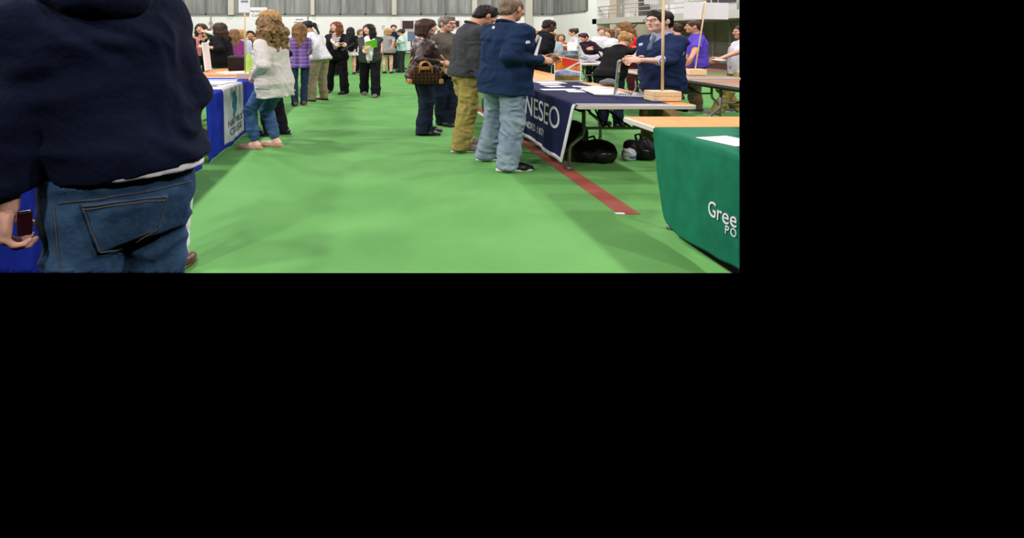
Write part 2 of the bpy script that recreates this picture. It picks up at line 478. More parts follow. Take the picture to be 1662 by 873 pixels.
def person(label, base, H=1.7, face=0.0, S=1.4, girth=1.0, fem=False, lean=0.0, side=0.0, twist=0.0, head=(0, 0, 0), skin='light',
           feet=None, footyaw=(0, 0), ankle_up=(0, 0), hands=(None, None), poles=(None, None), curl=(18, 18), thumbs=(None, None),
           hair=('short', 'brown', (40, 28, 20), (70, 50, 36)), top=None, bottom=None, shoes=None, group=None, h=None, sw=None, hip=(0, 0),
           kneepole=((0.1, 1, 0), (-0.1, 1, 0)), drop=0.0, arms=1.0, seed=0, name='person', headfwd=0.0, hs=1.0):
    base = Vector(base); k = H/1.75; th = math.radians(face)
    root = empty(name, base, th); tag(root, label, 'person', group)
    rnd = random.Random(seed+int(base.x*100)); Yd = base.y
    h = h or float(np.clip(.0012*Yd, .0085, .018))
    hh = float(np.clip(h*.5, .0045, .009))
    ct, sn = math.cos(-th), math.sin(-th)
    def L(P):
        v = Vector(P)-base; return np.array([(v.x*ct-v.y*sn)/S, (v.x*sn+v.y*ct)/S, v.z])
    def put(v): v = np.array(v, float); v[:, :2] *= S; return v
    Bt = top or {}; Bb = bottom or {}
    # skeleton
    fa = []
    for i, s in ((0, 1), (1, -1)):
        p = np.array([s*.10*k, 0, 0]) if not feet or feet[i] is None else L(feet[i]); p = p*np.array([1, 1, 0]); p[2] = .085*k+ankle_up[i]; fa.append(p)
    px, py = (fa[0][0]+fa[1][0])/2+hip[0], (fa[0][1]+fa[1][1])/2+hip[1]
    hz = .90*k
    for i, s in ((0, 1), (1, -1)):
        dx, dy = fa[i][0]-(px+s*.088*k), fa[i][1]-py; hz = min(hz, fa[i][2]+math.sqrt(max((.817*k)**2-dx*dx-dy*dy, .04)))
    hz -= drop; pel = np.array([px, py, hz+.02*k])
    R = rotm('z', twist)@rotm('y', side)@rotm('x', -lean)
    hj = [pel+np.array([s*.088*k, 0, -.02*k]) for s in (1, -1)]
    kn = []
    for i in (0, 1): q, _ = ik(hj[i], fa[i], .41*k, .408*k, kneepole[i]); kn.append(q)
    sw = (sw or (.147 if fem else .168))*k*(1+.35*(girth-1))
    sh = [pel+R@np.array([s*sw, -.004*k, .468*k]) for s in (1, -1)]
    el = []; wr = []
    for i, s in ((0, 1), (1, -1)):
        t = sh[i]+np.array([s*.06, .05, -.53*k]) if hands[i] is None else L(hands[i])
        po = poles[i] if poles[i] is not None else (s*.45, -1, -.4)
        e, w = ik(sh[i], t, .285*k*arms, .25*k*arms, po); el.append(e); wr.append(w)
    nb = pel+R@np.array([0, -.012*k, .545*k])
    Rh = rotm('z', head[0])@rotm('x', -head[1])@rotm('y', head[2])
    up = unit(R@np.array([0, .12, 1])+Rh@np.array([0, .1, 1.0])+np.array([0, headfwd, 0]))
    hs = hs*(1.0 if not fem else .965)*(.55+.45*k)
    hc = nb+up*.135*k+Rh@np.array([0, .028, .028])*hs
    # profile of the trunk: z, half width, half depth, y shift
    g = girth
    if fem: prof = [(-.12, .150, .105, -.01), (-.02, .172*(.4+.6*g), .118*g, -.012), (.08, .150*g, .105*g, 0), (.17, .128*g, .096*g, .004), (.28, .142*g, .112*g, .018), (.38, .150*g**.5, .112*g**.5, .012), (.47, .135, .085, -.004), (.545, .07, .06, -.012)]
    else: prof = [(-.12, .145, .105, -.008), (-.02, .165*(.4+.6*g), .115*g, -.008), (.09, .150*g, .108*g, .002), (.18, .150*g, .110*g, .006), (.30, .168*g**.7, .120*g**.7, .008), (.40, .172*g**.5, .118*g**.5, .0), (.48, .145, .088, -.006), (.55, .075, .065, -.012)]
    prof = np.array(prof)*k
    def trunk(ease, z0, z1, box=0.0, flare=0.0):
        zs = np.linspace(z0*k, z1*k, 14); rows = []
        for z in zs:
            a, b, y = (np.interp(z, prof[:, 0], prof[:, j]) for j in (1, 2, 3))
            if z < prof[0, 0]: a, b = a*.98, b*.98
            if box and z < .36*k:
                a = a*(1-box)+box*max(a, np.interp(.36*k, prof[:, 0], prof[:, 1])); b = b*(1-box)+box*max(b, np.interp(.34*k, prof[:, 0], prof[:, 2]))
            t = max(0.0, (.30*k-z)/(.4*k)); e = ease+flare*t
            tp = min(1.0, max(0.0, (.56*k-z)/(.14*k)))
            rows.append((z, a+e*(.35+.65*tp), b+e*(.35+.65*tp), y))
        return loft(pel, R, rows)
    # ---------------- body: one skin from head to fingers to feet
    bare_l = Bb.get('bare', False)
    lr = 1.0 if bare_l or Bb.get('kind') == 'skirt' else .60
    P = [(trunk(-.012, -.10, .55), 0)]
    P.append((cone(nb-up*.03*k, nb+up*.08*k, .060*k, .054*k if not fem else .047*k), .03))
    short = Bt.get('sleeve', 'long') != 'long'
    ar = (1.0 if short else .86)*(.9 if fem else 1.0)*(.6+.4*g)
    for i, s in ((0, 1), (1, -1)):
        P.append((cone(nb-R@np.array([0, 0, .015*k]), sh[i], .05*k, .052*k*ar), .03))
        P.append((cone(sh[i], el[i], .052*k*ar, .041*k*ar), .02)); P.append((cone(el[i], wr[i], .041*k*ar, .027*k), .015))
        P.append((cone(hj[i], kn[i], .080*k*lr, .054*k*lr), .03))
        d = kn[i]-fa[i]; cf = fa[i]+d*.68+np.array([0, -.015, 0])
        P.append((cone(kn[i], cf, .052*k*lr, .052*k*lr), .02)); P.append((cone(cf, fa[i], .052*k*lr, .034*k), .02))
        fy = math.radians(footyaw[i]); fd = np.array([-math.sin(fy), math.cos(fy), 0])
        P.append((cone(fa[i]+np.array([0, 0, -.03])-fd*.02, fa[i]*np.array([1, 1, 0])+fd*.13*k+np.array([0, 0, .035+ankle_up[i]]), .036*k, .028*k), .02))
    parts = []
    v, q = skin_of(P, h); parts.append((v, q, 0))
    v, q, m = head_np(hh, fem); parts.append((hc+(v*hs)@Rh.T, q, m))
    for i, s in ((0, 1), (1, -1)):
        if hands[i] is False: continue
        d = unit(wr[i]-el[i]); t = np.asarray(thumbs[i], float) if thumbs[i] is not None else (np.array([0, 1, .0]) if abs(d[2]) > .75 else np.array([-s*.5, 0, 1.0]))
        t = unit(t-d*(t@d)); n = np.cross(t, d)*(-s)
        M = np.stack([t, d, n], 1)*k*(.92 if fem else 1.0)
        v, q = hand_np(curl[i]); qq = q if np.linalg.det(M) > 0 else q[:, ::-1]
        parts.append((wr[i]+v@M.T, qq, 0))
    hk, hn, hc1, hc2 = hair; hm = hair_mat(hn, hc1, hc2)
    v, q, m = join_np(parts)
    body = obj('body', np_mesh('body', put(v), q, m), skin_mats(skin, hm), root)
    # ---------------- hair
    if hk != 'none':
        HP, HS = hair_prims(hk, rnd)
        lo = np.min([p[0][0] for p in HP], 0); hi = np.max([p[0][1] for p in HP], 0)
        F = Field(lo-.03, hi+.03, hh*1.25)
        for p, kk in HP: F.add(p, kk)
        am = {'curly': .016, 'long': .006, 'half': .007, 'bob': .004}.get(hk, .0055); fq = {'curly': 34}.get(hk, 46); zs_ = {'curly': .8}.get(hk, .22)
        F.warp_near(lambda X, Y, Z: am*(vnoise(X*fq+3*vnoise(X*9, Y*9, Z*9+seed), Y*fq+seed, Z*fq*zs_)+.6*vnoise(X*fq*2.1, Y*fq*2.1+4, Z*fq*2*zs_)))
        for p, kk in HS: F.sub(p, kk)
        v, q = F.mesh(); obj('hair', np_mesh('hair', put(hc+(v*hs)@Rh.T), q), hm, root)
    # ---------------- top
    tops = None
    if Bt:
        ease = Bt.get('ease', .012); hem = Bt.get('hem', -.10); P = [(trunk(ease, hem, .56, Bt.get('box', .4), Bt.get('flare', 0)), 0)]
        cr = Bt.get('cuff', .036); fr = Bt.get('arm', .054 if not fem else .047)*(.5+.5*g)
        subs = []
        for i, s in ((0, 1), (1, -1)):
            P.append((cone(nb-R@np.array([0, 0, .03*k]), sh[i]-R@np.array([0, 0, .008]), .055*k+ease*.3, (.050*k if fem else .055*k)+ease*.4), .035))
            sl = Bt.get('sleeve', 'long')
            if sl == 'long':
                P.append((cone(sh[i], el[i], fr*k+ease*.5, fr*.9*k+ease*.3), .035)); w = wr[i]-unit(wr[i]-el[i])*.012
                P.append((cone(el[i], el[i]+(w-el[i])*.75, fr*.9*k+ease*.2, (cr+.008)*k), .02)); P.append((cone(el[i]+(w-el[i])*.75, w, (cr+.008)*k, cr*k), .02))
            elif sl == 'short':
                e = sh[i]+(el[i]-sh[i])*.72; P.append((cone(sh[i], e, fr*k+ease*.5, fr*k+ease*.6), .03))
            elif sl == 'elbow':
                e = el[i]+(wr[i]-el[i])*.12; P.append((cone(sh[i], el[i], fr*k+ease*.5, fr*k+ease*.2), .03)); P.append((cone(el[i], e, fr*k+ease*.2, fr*k), .02))
        cuts = []
        if Bt.get('open'):                       # a jacket worn open: a wedge taken out of its front
            zt = .53*k; zb = Bt['open']*k; wt, wb = Bt.get('open_w', (.085, .02))
            def wedge(X, Y, Z):
                px_, py_, pz_ = X-pel[0], Y-pel[1], Z-pel[2]
                u = R[0, 0]*px_+R[1, 0]*py_+R[2, 0]*pz_; v_ = R[0, 1]*px_+R[1, 1]*py_+R[2, 1]*pz_; w_ = R[0, 2]*px_+R[1, 2]*py_+R[2, 2]*pz_
                t = np.clip((w_-zb)/(zt-zb), 0, 1.3); wd = (wb+(wt-wb)*t)*k
                inside = np.maximum(np.maximum(np.abs(u)-wd, zb-w_), .02-v_)
                return -inside
            cuts.append(wedge)
        if Bt.get('hemcut'): cuts.append(Bt['hemcut'])
        v, q = skin_of(P, h, folds=fold(Bt.get('folds', .005), seed*1.7+.4, Bt.get('fz', 24)), cuts=cuts, subs=subs)
        tops = obj(Bt.get('name', 'sweater'), np_mesh('top', put(v), q), Bt['mat'], root)
        if Bt.get('label'): tops['label'] = Bt['label']
        if Bt.get('under'):
            v, q = skin_of([(trunk(ease-.010, -.05, .555, .3), 0)], h, folds=fold(.002, 1))
            obj(Bt.get('under_name', 'shirt'), np_mesh('under', put(v), q), Bt['under'], root)
        if Bt.get('collar') is not None:
            bm = BM(); pts = []; n = 22; rr = Bt.get('collar_r', .012)*k; nw = (.064 if not fem else .058)*k
            op = Bt.get('collar_gap', 0)
            for i in range(n+1):
                a = math.radians(90+op/2+(360-op)*i/n); fr_ = math.sin(a)
                pts.append(nb+R@np.array([nw*1.15*math.cos(a), nw*1.08*fr_+.006*k, (.020-.028*fr_)*k]))
            tube(bm, [tuple(p) for p in pts], rr, n=8, flat=None)
            me = bpy.data.meshes.new('collar'); bm.to_mesh(me); bm.free()
            co = np.zeros(len(me.vertices)*3); me.vertices.foreach_get('co', co); co = co.reshape(-1, 3)
            co[:, 2] += 0; me.vertices.foreach_set('co', put(co).ravel())
            obj('collar', me, Bt['collar'], root)
    # ---------------- trousers or skirt
    bots = None
    if Bb:
        hi_z = Bb.get('waist', .045); P = []
        if Bb.get('kind', 'trousers') == 'trousers':
            P.append((loft(pel, rotm('x', -lean*.35), ([(-.30*k, .150*k, .085*k, -.01), (-.17*k, .165*k*(.4+.6*g), .105*k*g, -.015)] if Bb.get('sag') else [(-.10*k, .120*k, .085*k, -.006)])+[(-.05*k, (.155 if fem else .150)*k*(.4+.6*g), .108*k*g, -.012), (.02*k, (.172 if fem else .165)*k*(.4+.6*g)+.004, .116*k*g, -.01), (hi_z*k, (.150 if fem else .152)*k*g+.006, .106*k*g+.004, .0)]), 0))
            t_, kn_, an_ = Bb.get('r', (.090, .066, .056))
            up_ = Bb.get('crop', 0.0)
            for i, s in ((0, 1), (1, -1)):
                end = fa[i]+unit(kn[i]-fa[i])*up_*k+np.array([0, 0, -.035*k if not up_ else 0])
                gq = (.45+.55*g)
                P.append((cone(hj[i]+np.array([0, -.008, 0]), kn[i], t_*k*gq, kn_*k*gq), .035)); mid = kn[i]*.35+end*.65
                P.append((cone(kn[i], mid, kn_*k*gq, (kn_*.45+an_*.55)*k*gq), .025)); P.append((cone(mid, end, (kn_*.45+an_*.55)*k*gq, an_*k), .025))
            zc = .028*k if not up_ else None
            cuts = [lambda X, Y, Z: (zc-Z)+0*X+0*Y] if zc else []
            v, q = skin_of(P, h, folds=fold(Bb.get('folds', .006), seed*2.3+1.1, Bb.get('fz', 30), 14), cuts=cuts)
            bots = obj(Bb.get('name', 'trousers'), np_mesh('bottom', put(v), q), Bb['mat'], root)
        else:
            l = Bb.get('length', .42); fl = Bb.get('flare', .05)
            rows = [(-l*k, .172*k+fl, .125*k+fl*.8, 0), (-.06*k, .182*k, .128*k, -.01), (.02*k, .178*k, .122*k, -.01), (hi_z*k, .140*k, .104*k, 0)]
            v, q = skin_of([(loft(pel, np.eye(3), rows), 0)], h, folds=lambda X, Y, Z: .006*np.sin(60*X)+0*Y+0*Z)
            bots = obj('skirt', np_mesh('bottom', put(v), q), Bb['mat'], root)
    # ---------------- shoes
    if shoes:
        for i, s in ((0, 1), (1, -1)):
            kd = shoes.get('kind', 'sneaker'); fy = footyaw[i]; Rf = rotm('z', fy); o = np.array([fa[i][0], fa[i][1], ankle_up[i]])
            sh_ = shoes.get('h', .022); F = Field((-.07, -.10, -.01), (.07, .24, .16), .006 if h < .012 else .009)
            if kd == 'flat':
                F.add(cone((0, -.035, .03), (0, .10, .020), .036, .040), 0); F.add(cone((0, .10, .02), (0, .165, .016), .040, .022), .02)
                F.cut(lambda X, Y, Z: Z-.036+0*X+0*Y); F.sub(ell((0, .03, .06), (.030, .085, .04)), .005)
            else:
                hgt = {'sneaker': .090, 'dress': .082, 'boot': .15}[kd]
                F.add(cone((0, -.035, .045), (0, .105, .036), .038, .042), 0); F.add(cone((0, .105, .036), (0, .165, .028), .042, .029), .03)
                F.add(cone((0, -.018, .05), (0, -.02, hgt-.02), .038, .036), .02); F.add(cone((0, .0, .06), (0, .09, .055), .030, .022), .02)
                F.cut(lambda X, Y, Z: Z-hgt+0*X+0*Y)
            F.cut(lambda X, Y, Z: .010-Z+0*X+0*Y)
            v, q = F.mesh(); so = obj('shoe', np_mesh('shoe', put(o+(v*k)@Rf.T), q), shoes['mat'], root)
            bm = BM(); out = []
            for a in range(28):
                t = 2*math.pi*a/28; y = .055+.137*math.sin(t); w = .043*abs(math.cos(t))**.8*(1 if math.cos(t) > 0 else -1)*(1.06 if y > .06 else .92)
                out.append((w, y))
            prism(bm, out, 0.0, sh_, bevel=.004)
            me = bpy.data.meshes.new('sole'); bm.to_mesh(me); bm.free()
            co = np.zeros(len(me.vertices)*3); me.vertices.foreach_get('co', co); co = o+(co.reshape(-1, 3)*k)@Rf.T
            me.vertices.foreach_set('co', put(co).ravel()); obj('sole', me, shoes.get('sole', shoes['mat']), so)
            if shoes.get('laces'):
                bm = BM()
                for j in range(4):
                    y = .035+.022*j; z = .082-.012*j
                    tube(bm, [(-.026, y-.004, z-.012), (0, y, z+.005), (.026, y+.004, z-.012)], .0035, n=6)
                me = bpy.data.meshes.new('laces'); bm.to_mesh(me); bm.free()
                co = np.zeros(len(me.vertices)*3); me.vertices.foreach_get('co', co); co = o+(co.reshape(-1, 3)*k)@Rf.T
                me.vertices.foreach_set('co', put(co).ravel()); obj('laces', me, shoes['laces'], so)
    info = dict(root=root, top=tops, bottom=bots, body=body, hc=hc, Rh=Rh, hs=hs, wr=wr, el=el, sh=sh, pel=pel, R=R, k=k, nb=nb, put=put, kn=kn, fa=fa, S=S, L=L)
    return info
def world(pi, p):
    """point in the person's own metres -> world"""
    p = np.array(p, float).copy(); p[:2] *= pi['S']; r = pi['root']; a = r.rotation_euler.z
    return Vector((r.location.x+p[0]*math.cos(a)-p[1]*math.sin(a), r.location.y+p[0]*math.sin(a)+p[1]*math.cos(a), r.location.z+p[2]))
def child_np(pi, name, v, q, m, parent=None): return obj(name, np_mesh(name, pi['put'](v), q), m, parent or pi['root'])
def child_bm(pi, name, bm, m, parent=None, flat=False):
    me = bpy.data.meshes.new(name); bm.to_mesh(me); bm.free()
    co = np.zeros(len(me.vertices)*3); me.vertices.foreach_get('co', co); me.vertices.foreach_set('co', pi['put'](co.reshape(-1, 3)).ravel())
    return obj(name, me, m, parent or pi['root'], smooth=not flat)
def glasses(pi, m):
    bm = BM(); hc, Rh, hs = pi['hc'], pi['Rh'], pi['hs']
    T = lambda p: tuple(hc+Rh@(np.array(p)*hs))
    for s in (-1, 1):
        tube(bm, [T((s*.033+.024*math.cos(a), .100-.004*abs(math.cos(a)), .010+.017*math.sin(a))) for a in np.linspace(0, 2*math.pi, 17)], .0022, n=6)
        tube(bm, [T((s*.057, .096, .014)), T((s*.080, .05, .016)), T((s*.086, -.01, .012))], .0026, n=6)
    tube(bm, [T((-.009, .101, .014)), T((0, .104, .016)), T((.009, .101, .014))], .0026, n=6)
    return child_bm(pi, 'glasses', bm, m)
def bvh_of(o):
    bpy.context.view_layer.update()
    me = o.data; M = o.matrix_world
    return BVHTree.FromPolygons([M@v.co for v in me.vertices], [tuple(p.vertices) for p in me.polygons])
def patch(name, target, corners, m, parent=None, n=(14, 14), off=.004, thick=.004, bulge=0.0):
    """a piece sewn onto a surface: its outline is four corners as seen from the camera's place, its points lie on the surface"""
    T = bvh_of(target); o0 = Vector((0, 0, CAMH)); a, b, c, d = [np.array(x, float) for x in corners]
    grid = []; 
    for j in range(n[1]+1):
        row = []
        for i in range(n[0]+1):
            u, v = i/n[0], j/n[1]; p = (a*(1-u)+b*u)*(1-v)+(d*(1-u)+c*u)*v
            if bulge: p = p+np.array([0, bulge*(1-(2*u-1)**2)*v])
            dr = Vector(((p[0]-CX)/FPX, 1, -(p[1]-HOR)/FPX)).normalized()
            hit, no, idx, dist = T.ray_cast(o0, dr)
            row.append(None if hit is None else (hit, no if no.dot(dr) < 0 else -no))
        grid.append(row)
    bm = BM(); vs = {}
    for j in range(n[1]+1):
        for i in range(n[0]+1):
            g = grid[j][i]
            if g is None: continue
            edge = i in (0, n[0]) or j in (0, n[1])
            vs[i, j, 0] = bm.verts.new(g[0]+g[1]*(off+thick)); vs[i, j, 1] = bm.verts.new(g[0]+g[1]*(off-.006))
    def q(*ks):
        if all(x in vs for x in ks):
            try: bm.faces.new([vs[x] for x in ks])
            except ValueError: pass
    for j in range(n[1]):
        for i in range(n[0]):
            q((i, j, 0), (i, j+1, 0), (i+1, j+1, 0), (i+1, j, 0)); q((i, j, 1), (i+1, j, 1), (i+1, j+1, 1), (i, j+1, 1))
    for i in range(n[0]): q((i, 0, 0), (i+1, 0, 0), (i+1, 0, 1), (i, 0, 1)); q((i+1, n[1], 0), (i, n[1], 0), (i, n[1], 1), (i+1, n[1], 1))
    for j in range(n[1]): q((0, j+1, 0), (0, j, 0), (0, j, 1), (0, j+1, 1)); q((n[0], j, 0), (n[0], j+1, 0), (n[0], j+1, 1), (n[0], j, 1))
    bmesh.ops.recalc_face_normals(bm, faces=bm.faces[:])
    par = parent or target; Mi = (par.matrix_world).inverted()
    bm.transform(Mi)
    return obj(name, bm, m, par)
def seam(name, target, pts, m, parent=None, r=.002, n=24, off=.003):
    """a line of stitching lying on a surface"""
    T = bvh_of(target); o0 = Vector((0, 0, CAMH)); out = []
    pts = [np.array(p, float) for p in pts]
    for a, b in zip(pts[:-1], pts[1:]):
        for i in range(n):
            p = a+(b-a)*i/n; dr = Vector(((p[0]-CX)/FPX, 1, -(p[1]-HOR)/FPX)).normalized()
            hit, no, idx, dist = T.ray_cast(o0, dr)
            if hit is not None: out.append(hit+(no if no.dot(dr) < 0 else -no)*off)
    if len(out) < 3: return None
    bm = BM(); tube(bm, out, r, n=5); par = parent or target
    bm.transform(par.matrix_world.inverted())
    return obj(name, bm, m, par)
# ------------------------------------------------------------------ the hall
def noise_floor():
    m = bpy.data.materials.new('green floor'); m.use_nodes = True; nt = m.node_tree; b = nt.nodes['Principled BSDF']
    b.inputs['Roughness'].default_value = .8; b.inputs['Specular IOR Level'].default_value = .08
    tc = nt.nodes.new('ShaderNodeTexCoord'); n = nt.nodes.new('ShaderNodeTexNoise'); n.inputs['Scale'].default_value = 1.1; n.inputs['Detail'].default_value = 6
    nt.links.new(tc.outputs['Object'], n.inputs['Vector'])
    r = nt.nodes.new('ShaderNodeValToRGB'); r.color_ramp.elements[0].position = .35; r.color_ramp.elements[1].position = .7
    r.color_ramp.elements[0].color = FLOOR_A; r.color_ramp.elements[1].color = FLOOR_B
    nt.links.new(n.outputs['Fac'], r.inputs['Fac'])
    n2 = nt.nodes.new('ShaderNodeTexNoise'); n2.inputs['Scale'].default_value = 140; n2.inputs['Detail'].default_value = 3
    nt.links.new(tc.outputs['Object'], n2.inputs['Vector'])
    mx = nt.nodes.new('ShaderNodeMixRGB'); mx.blend_type = 'OVERLAY'; mx.inputs[0].default_value = .10
    nt.links.new(r.outputs['Color'], mx.inputs[1]); nt.links.new(n2.outputs['Color'], mx.inputs[2]); nt.links.new(mx.outputs[0], b.inputs['Base Color'])
    bp = nt.nodes.new('ShaderNodeBump'); bp.inputs['Strength'].default_value = .12; bp.inputs['Distance'].default_value = .004
    nt.links.new(n2.outputs['Fac'], bp.inputs['Height']); nt.links.new(bp.outputs['Normal'], b.inputs['Normal'])
    return m
FLOOR_A = C(94, 154, 82); FLOOR_B = C(108, 168, 94)
YB = 40.0; XR = 12.65; XM = 17.0
M_floor = noise_floor()
M_track = mat('brown track', C(150, 112, 98), rough=.8, vary=.08, vscale=3)
M_wall = mat('white wall', C(232, 232, 228), rough=.7, vary=.02, vscale=1.5)
M_greywall = mat('grey wall', C(196, 196, 190), rough=.8, vary=.03, vscale=1.0)
M_col = mat('column paint', C(196, 192, 178), rough=.7, vary=.03, vscale=2)
M_band = mat('window sill paint', C(150, 150, 145), rough=.6)
def slab(name, lo, hi, m, bevel=0, label=None):
    bm = BM(); bx(bm, lo, hi, bevel); return struct(name, bm, m, label)
ynear = FPX*CAMH/(PHY-HOR)
bm = BM(); bx(bm, (-30, ynear-.6, -.12), (XR-.15, YB+.3, 0.0)); floor = struct('floor', bm, M_floor)
trim_to_photo(floor, right=True, bottom=True)
bm = BM(); bx(bm, (XR-.15, 18, -.12), (XM+.3, YB+.3, -.002)); track = struct('floor_track', bm, M_track); trim_to_photo(track)
# far wall: a white lower wall, above it tall grey window panels between pale columns
slab('wall_back', (-30, YB, 0), (XR+.3, YB+.3, 2.70), M_wall)
slab('trim_1', (-30, YB-.06, 2.62), (XR, YB+.0, 2.70), M_band)
slab('baseboard_back', (-30, YB-.03, 0), (XR, YB, .12), mat('dark base', C(96, 90, 84)))
def window_mat():
    m = bpy.data.materials.new('window panel'); m.use_nodes = True; nt = m.node_tree; b = nt.nodes['Principled BSDF']
    b.inputs['Roughness'].default_value = .55
    tc = nt.nodes.new('ShaderNodeTexCoord'); mp = nt.nodes.new('ShaderNodeMapping'); mp.inputs['Scale'].default_value = (1.2, 1.2, .12)
    n = nt.nodes.new('ShaderNodeTexNoise'); n.inputs['Scale'].default_value = 2.2; n.inputs['Detail'].default_value = 6; n.inputs['Roughness'].default_value = .65
    nt.links.new(tc.outputs['Object'], mp.inputs[0]); nt.links.new(mp.outputs[0], n.inputs['Vector'])
    r = nt.nodes.new('ShaderNodeValToRGB'); e = r.color_ramp.elements; e[0].position = .3; e[1].position = .72
    e[0].color = C(96, 98, 96); e[1].color = C(158, 160, 156)
    nt.links.new(n.outputs['Fac'], r.inputs['Fac']); nt.links.new(r.outputs['Color'], b.inputs['Base Color'])
    return m
M_win = window_mat(); M_mull = mat('window mullion', C(112, 112, 106), rough=.5)
colpx = [(-30, -20), (120, 131), (250, 261), (372, 381), (505, 511), (636, 643), (765, 773), (851, 862), (898, 903)]
xs = lambda px: (px-CX)/FPX*YB
n_w = 0
for i in range(len(colpx)):
    a, b = colpx[i]
    if i < len(colpx)-1:
        slab('trim_%d' % (i+2), (xs(a), YB-.35, 0 if i == 7 else 2.70), (xs(b), YB+.1, 4.7), M_col)
        x0, x1 = xs(b), xs(colpx[i+1][0]); n_w += 1
        bm = BM(); n = 60
        vs = []
        for k in range(n+1):                                    # softly pleated translucent panel
            x = x0+(x1-x0)*k/n; y = YB+.02+.010*math.sin(k*.9)+.008*math.sin(k*2.3+i)
            vs.append((bm.verts.new((x, y, 2.70)), bm.verts.new((x, y, 4.7)), bm.verts.new((x, YB+.22, 2.70)), bm.verts.new((x, YB+.22, 4.7))))
        for k in range(n):
            p, q = vs[k], vs[k+1]; bm.faces.new((p[0], q[0], q[1], p[1])); bm.faces.new((p[2], p[3], q[3], q[2])); bm.faces.new((p[0], p[2], q[2], q[0])); bm.faces.new((p[1], q[1], q[3], p[3]))
        w = struct('window_%d' % n_w, bm, M_win)
        bm = BM()
        for f in (.33, .66) if x1-x0 > 3 else (.5,): bx(bm, (x0+(x1-x0)*f-.05, YB-.08, 2.70), (x0+(x1-x0)*f+.05, YB+.1, 4.7))
        bx(bm, (x0, YB-.08, 2.70), (x1, YB+.05, 2.80))
        obj('window_frame', bm, M_mull, w, smooth=False)
# right side: the wall returns towards the camera, then a mezzanine with a railing
slab('wall_right', (XR, 33.6, 0), (XR+.3, YB, 2.70), M_wall)
bm = BM(); bx(bm, (XR+.02, 33.9, 2.70), (XR+.2, YB, 4.7)); w = struct('window_9', bm, M_win)
bm = BM()
for y in (33.9, 36.2, 38.2): bx(bm, (XR-.05, y-.06, 2.70), (XR+.1, y+.06, 4.7))
bx(bm, (XR-.05, 33.9, 2.68), (XR+.1, YB, 2.78)); obj('window_frame', bm, M_mull, w, smooth=False)
slab('wall_pier', (XR, 32.4, 0), (XR+.75, 33.6, 4.7), M_wall)
M_mez = mat('mezzanine concrete', C(178, 176, 168), rough=.8, vary=.05, vscale=2)
o = slab('mezzanine_slab', (XR, 18.5, 1.95), (XM+.2, 33.0, 2.24), M_mez); o['kind'] = 'structure'; trim_to_photo(o)
o = slab('wall_mezzanine', (XM, 24, 0), (XM+.3, YB, 2.0), mat('olive grey wall', C(150, 152, 134), rough=.8, vary=.06, vscale=.8)); trim_to_photo(o)
o = slab('wall_upper', (XM, 24, 2.0), (XM+.3, YB, 5.2), M_greywall); trim_to_photo(o)
slab('wall_end', (XR+.3, YB, 0), (XM+.3, YB+.3, 5.2), mat('cream wall', C(236, 226, 200), rough=.8, vary=.03))
# columns in front of the upper wall and dark clerestory panes
M_dark = mat('dark pane', C(70, 72, 70), rough=.3, spec=.5)
for i, (y0, y1) in enumerate(((26.9, 28.2), (28.35, 29.3), (35.1, 36.6))):
    o = slab('window_%d' % (10+i), (XM-.05, y0, 2.85 if i < 2 else 2.5), (XM+.05, y1, 4.6), M_dark); trim_to_photo(o)
slab('trim_20', (XM-.5, 36.9, 2.2), (XM, 37.6, 5.2), M_wall)
slab('trim_21', (XM-.5, 31.4, 2.2), (XM, 32.6, 5.2), M_wall)
# gridded dark net and its posts below the mezzanine
M_post = mat('grey post', C(170, 172, 160), rough=.6)
bm = BM()
for y in np.arange(24.5, 31.5, 1.35): tube(bm, [(XM-.12, y, 0), (XM-.12, y, 1.95)], .035, n=6)
for z in (.5, .96, 1.5): tube(bm, [(XM-.12, 24.4, z), (XM-.12, 31.4, z)], .022, n=6)
o = struct('trim_22', bm, M_post); trim_to_photo(o)
# railing along the slab's edge
rail = empty('balcony_railing', (XR+.1, 18.5, 2.24)); rail['kind'] = 'structure'; rail['label'] = 'pale metal railing with diagonal braces along the balcony edge'; rail['category'] = 'railing'
bm = BM()
for z in (.24, .44, .64): tube(bm, [(0, 1.2, z), (0, 14.2, z)], .02 if z < .6 else .028, n=6)
o = obj('rail', bm, M_post, rail); trim_to_photo(o)
for i, y in enumerate(np.arange(1.6, 14.4, 1.55)):
    bm = BM(); tube(bm, [(0, y, 0), (0, y, .64)], .03, n=6)
    if i % 2 == 1: tube(bm, [(0, y, .02), (0, y+1.4, .62)], .015, n=6)
    o = obj('post', bm, M_post, rail); trim_to_photo(o)
# stair under the mezzanine
bm = BM()
for k in range(8): bx(bm, (14.0+.13*k, 33.5, .95+.13*k), (14.0+.13*k+.26, 35.2, 1.0+.13*k))
bx(bm, (14.0, 33.45, .82), (15.3, 33.52, .92), rot=Matrix.Rotation(math.radians(-45), 3, 'Y'))
tube(bm, [(13.9, 33.4, .9), (15.0, 33.4, 2.0)], .05, n=6); tube(bm, [(14.3, 33.4, .9), (15.4, 33.4, 2.0)], .05, n=6)
o = struct('staircase', bm, M_greywall); o['label'] = 'steep stair under the balcony'
slab('trim_23', (xs(862), YB-.12, 0), (XR-.02, YB, 1.62), mat('orange wall pad', C(196, 132, 48), rough=.6, vary=.05))
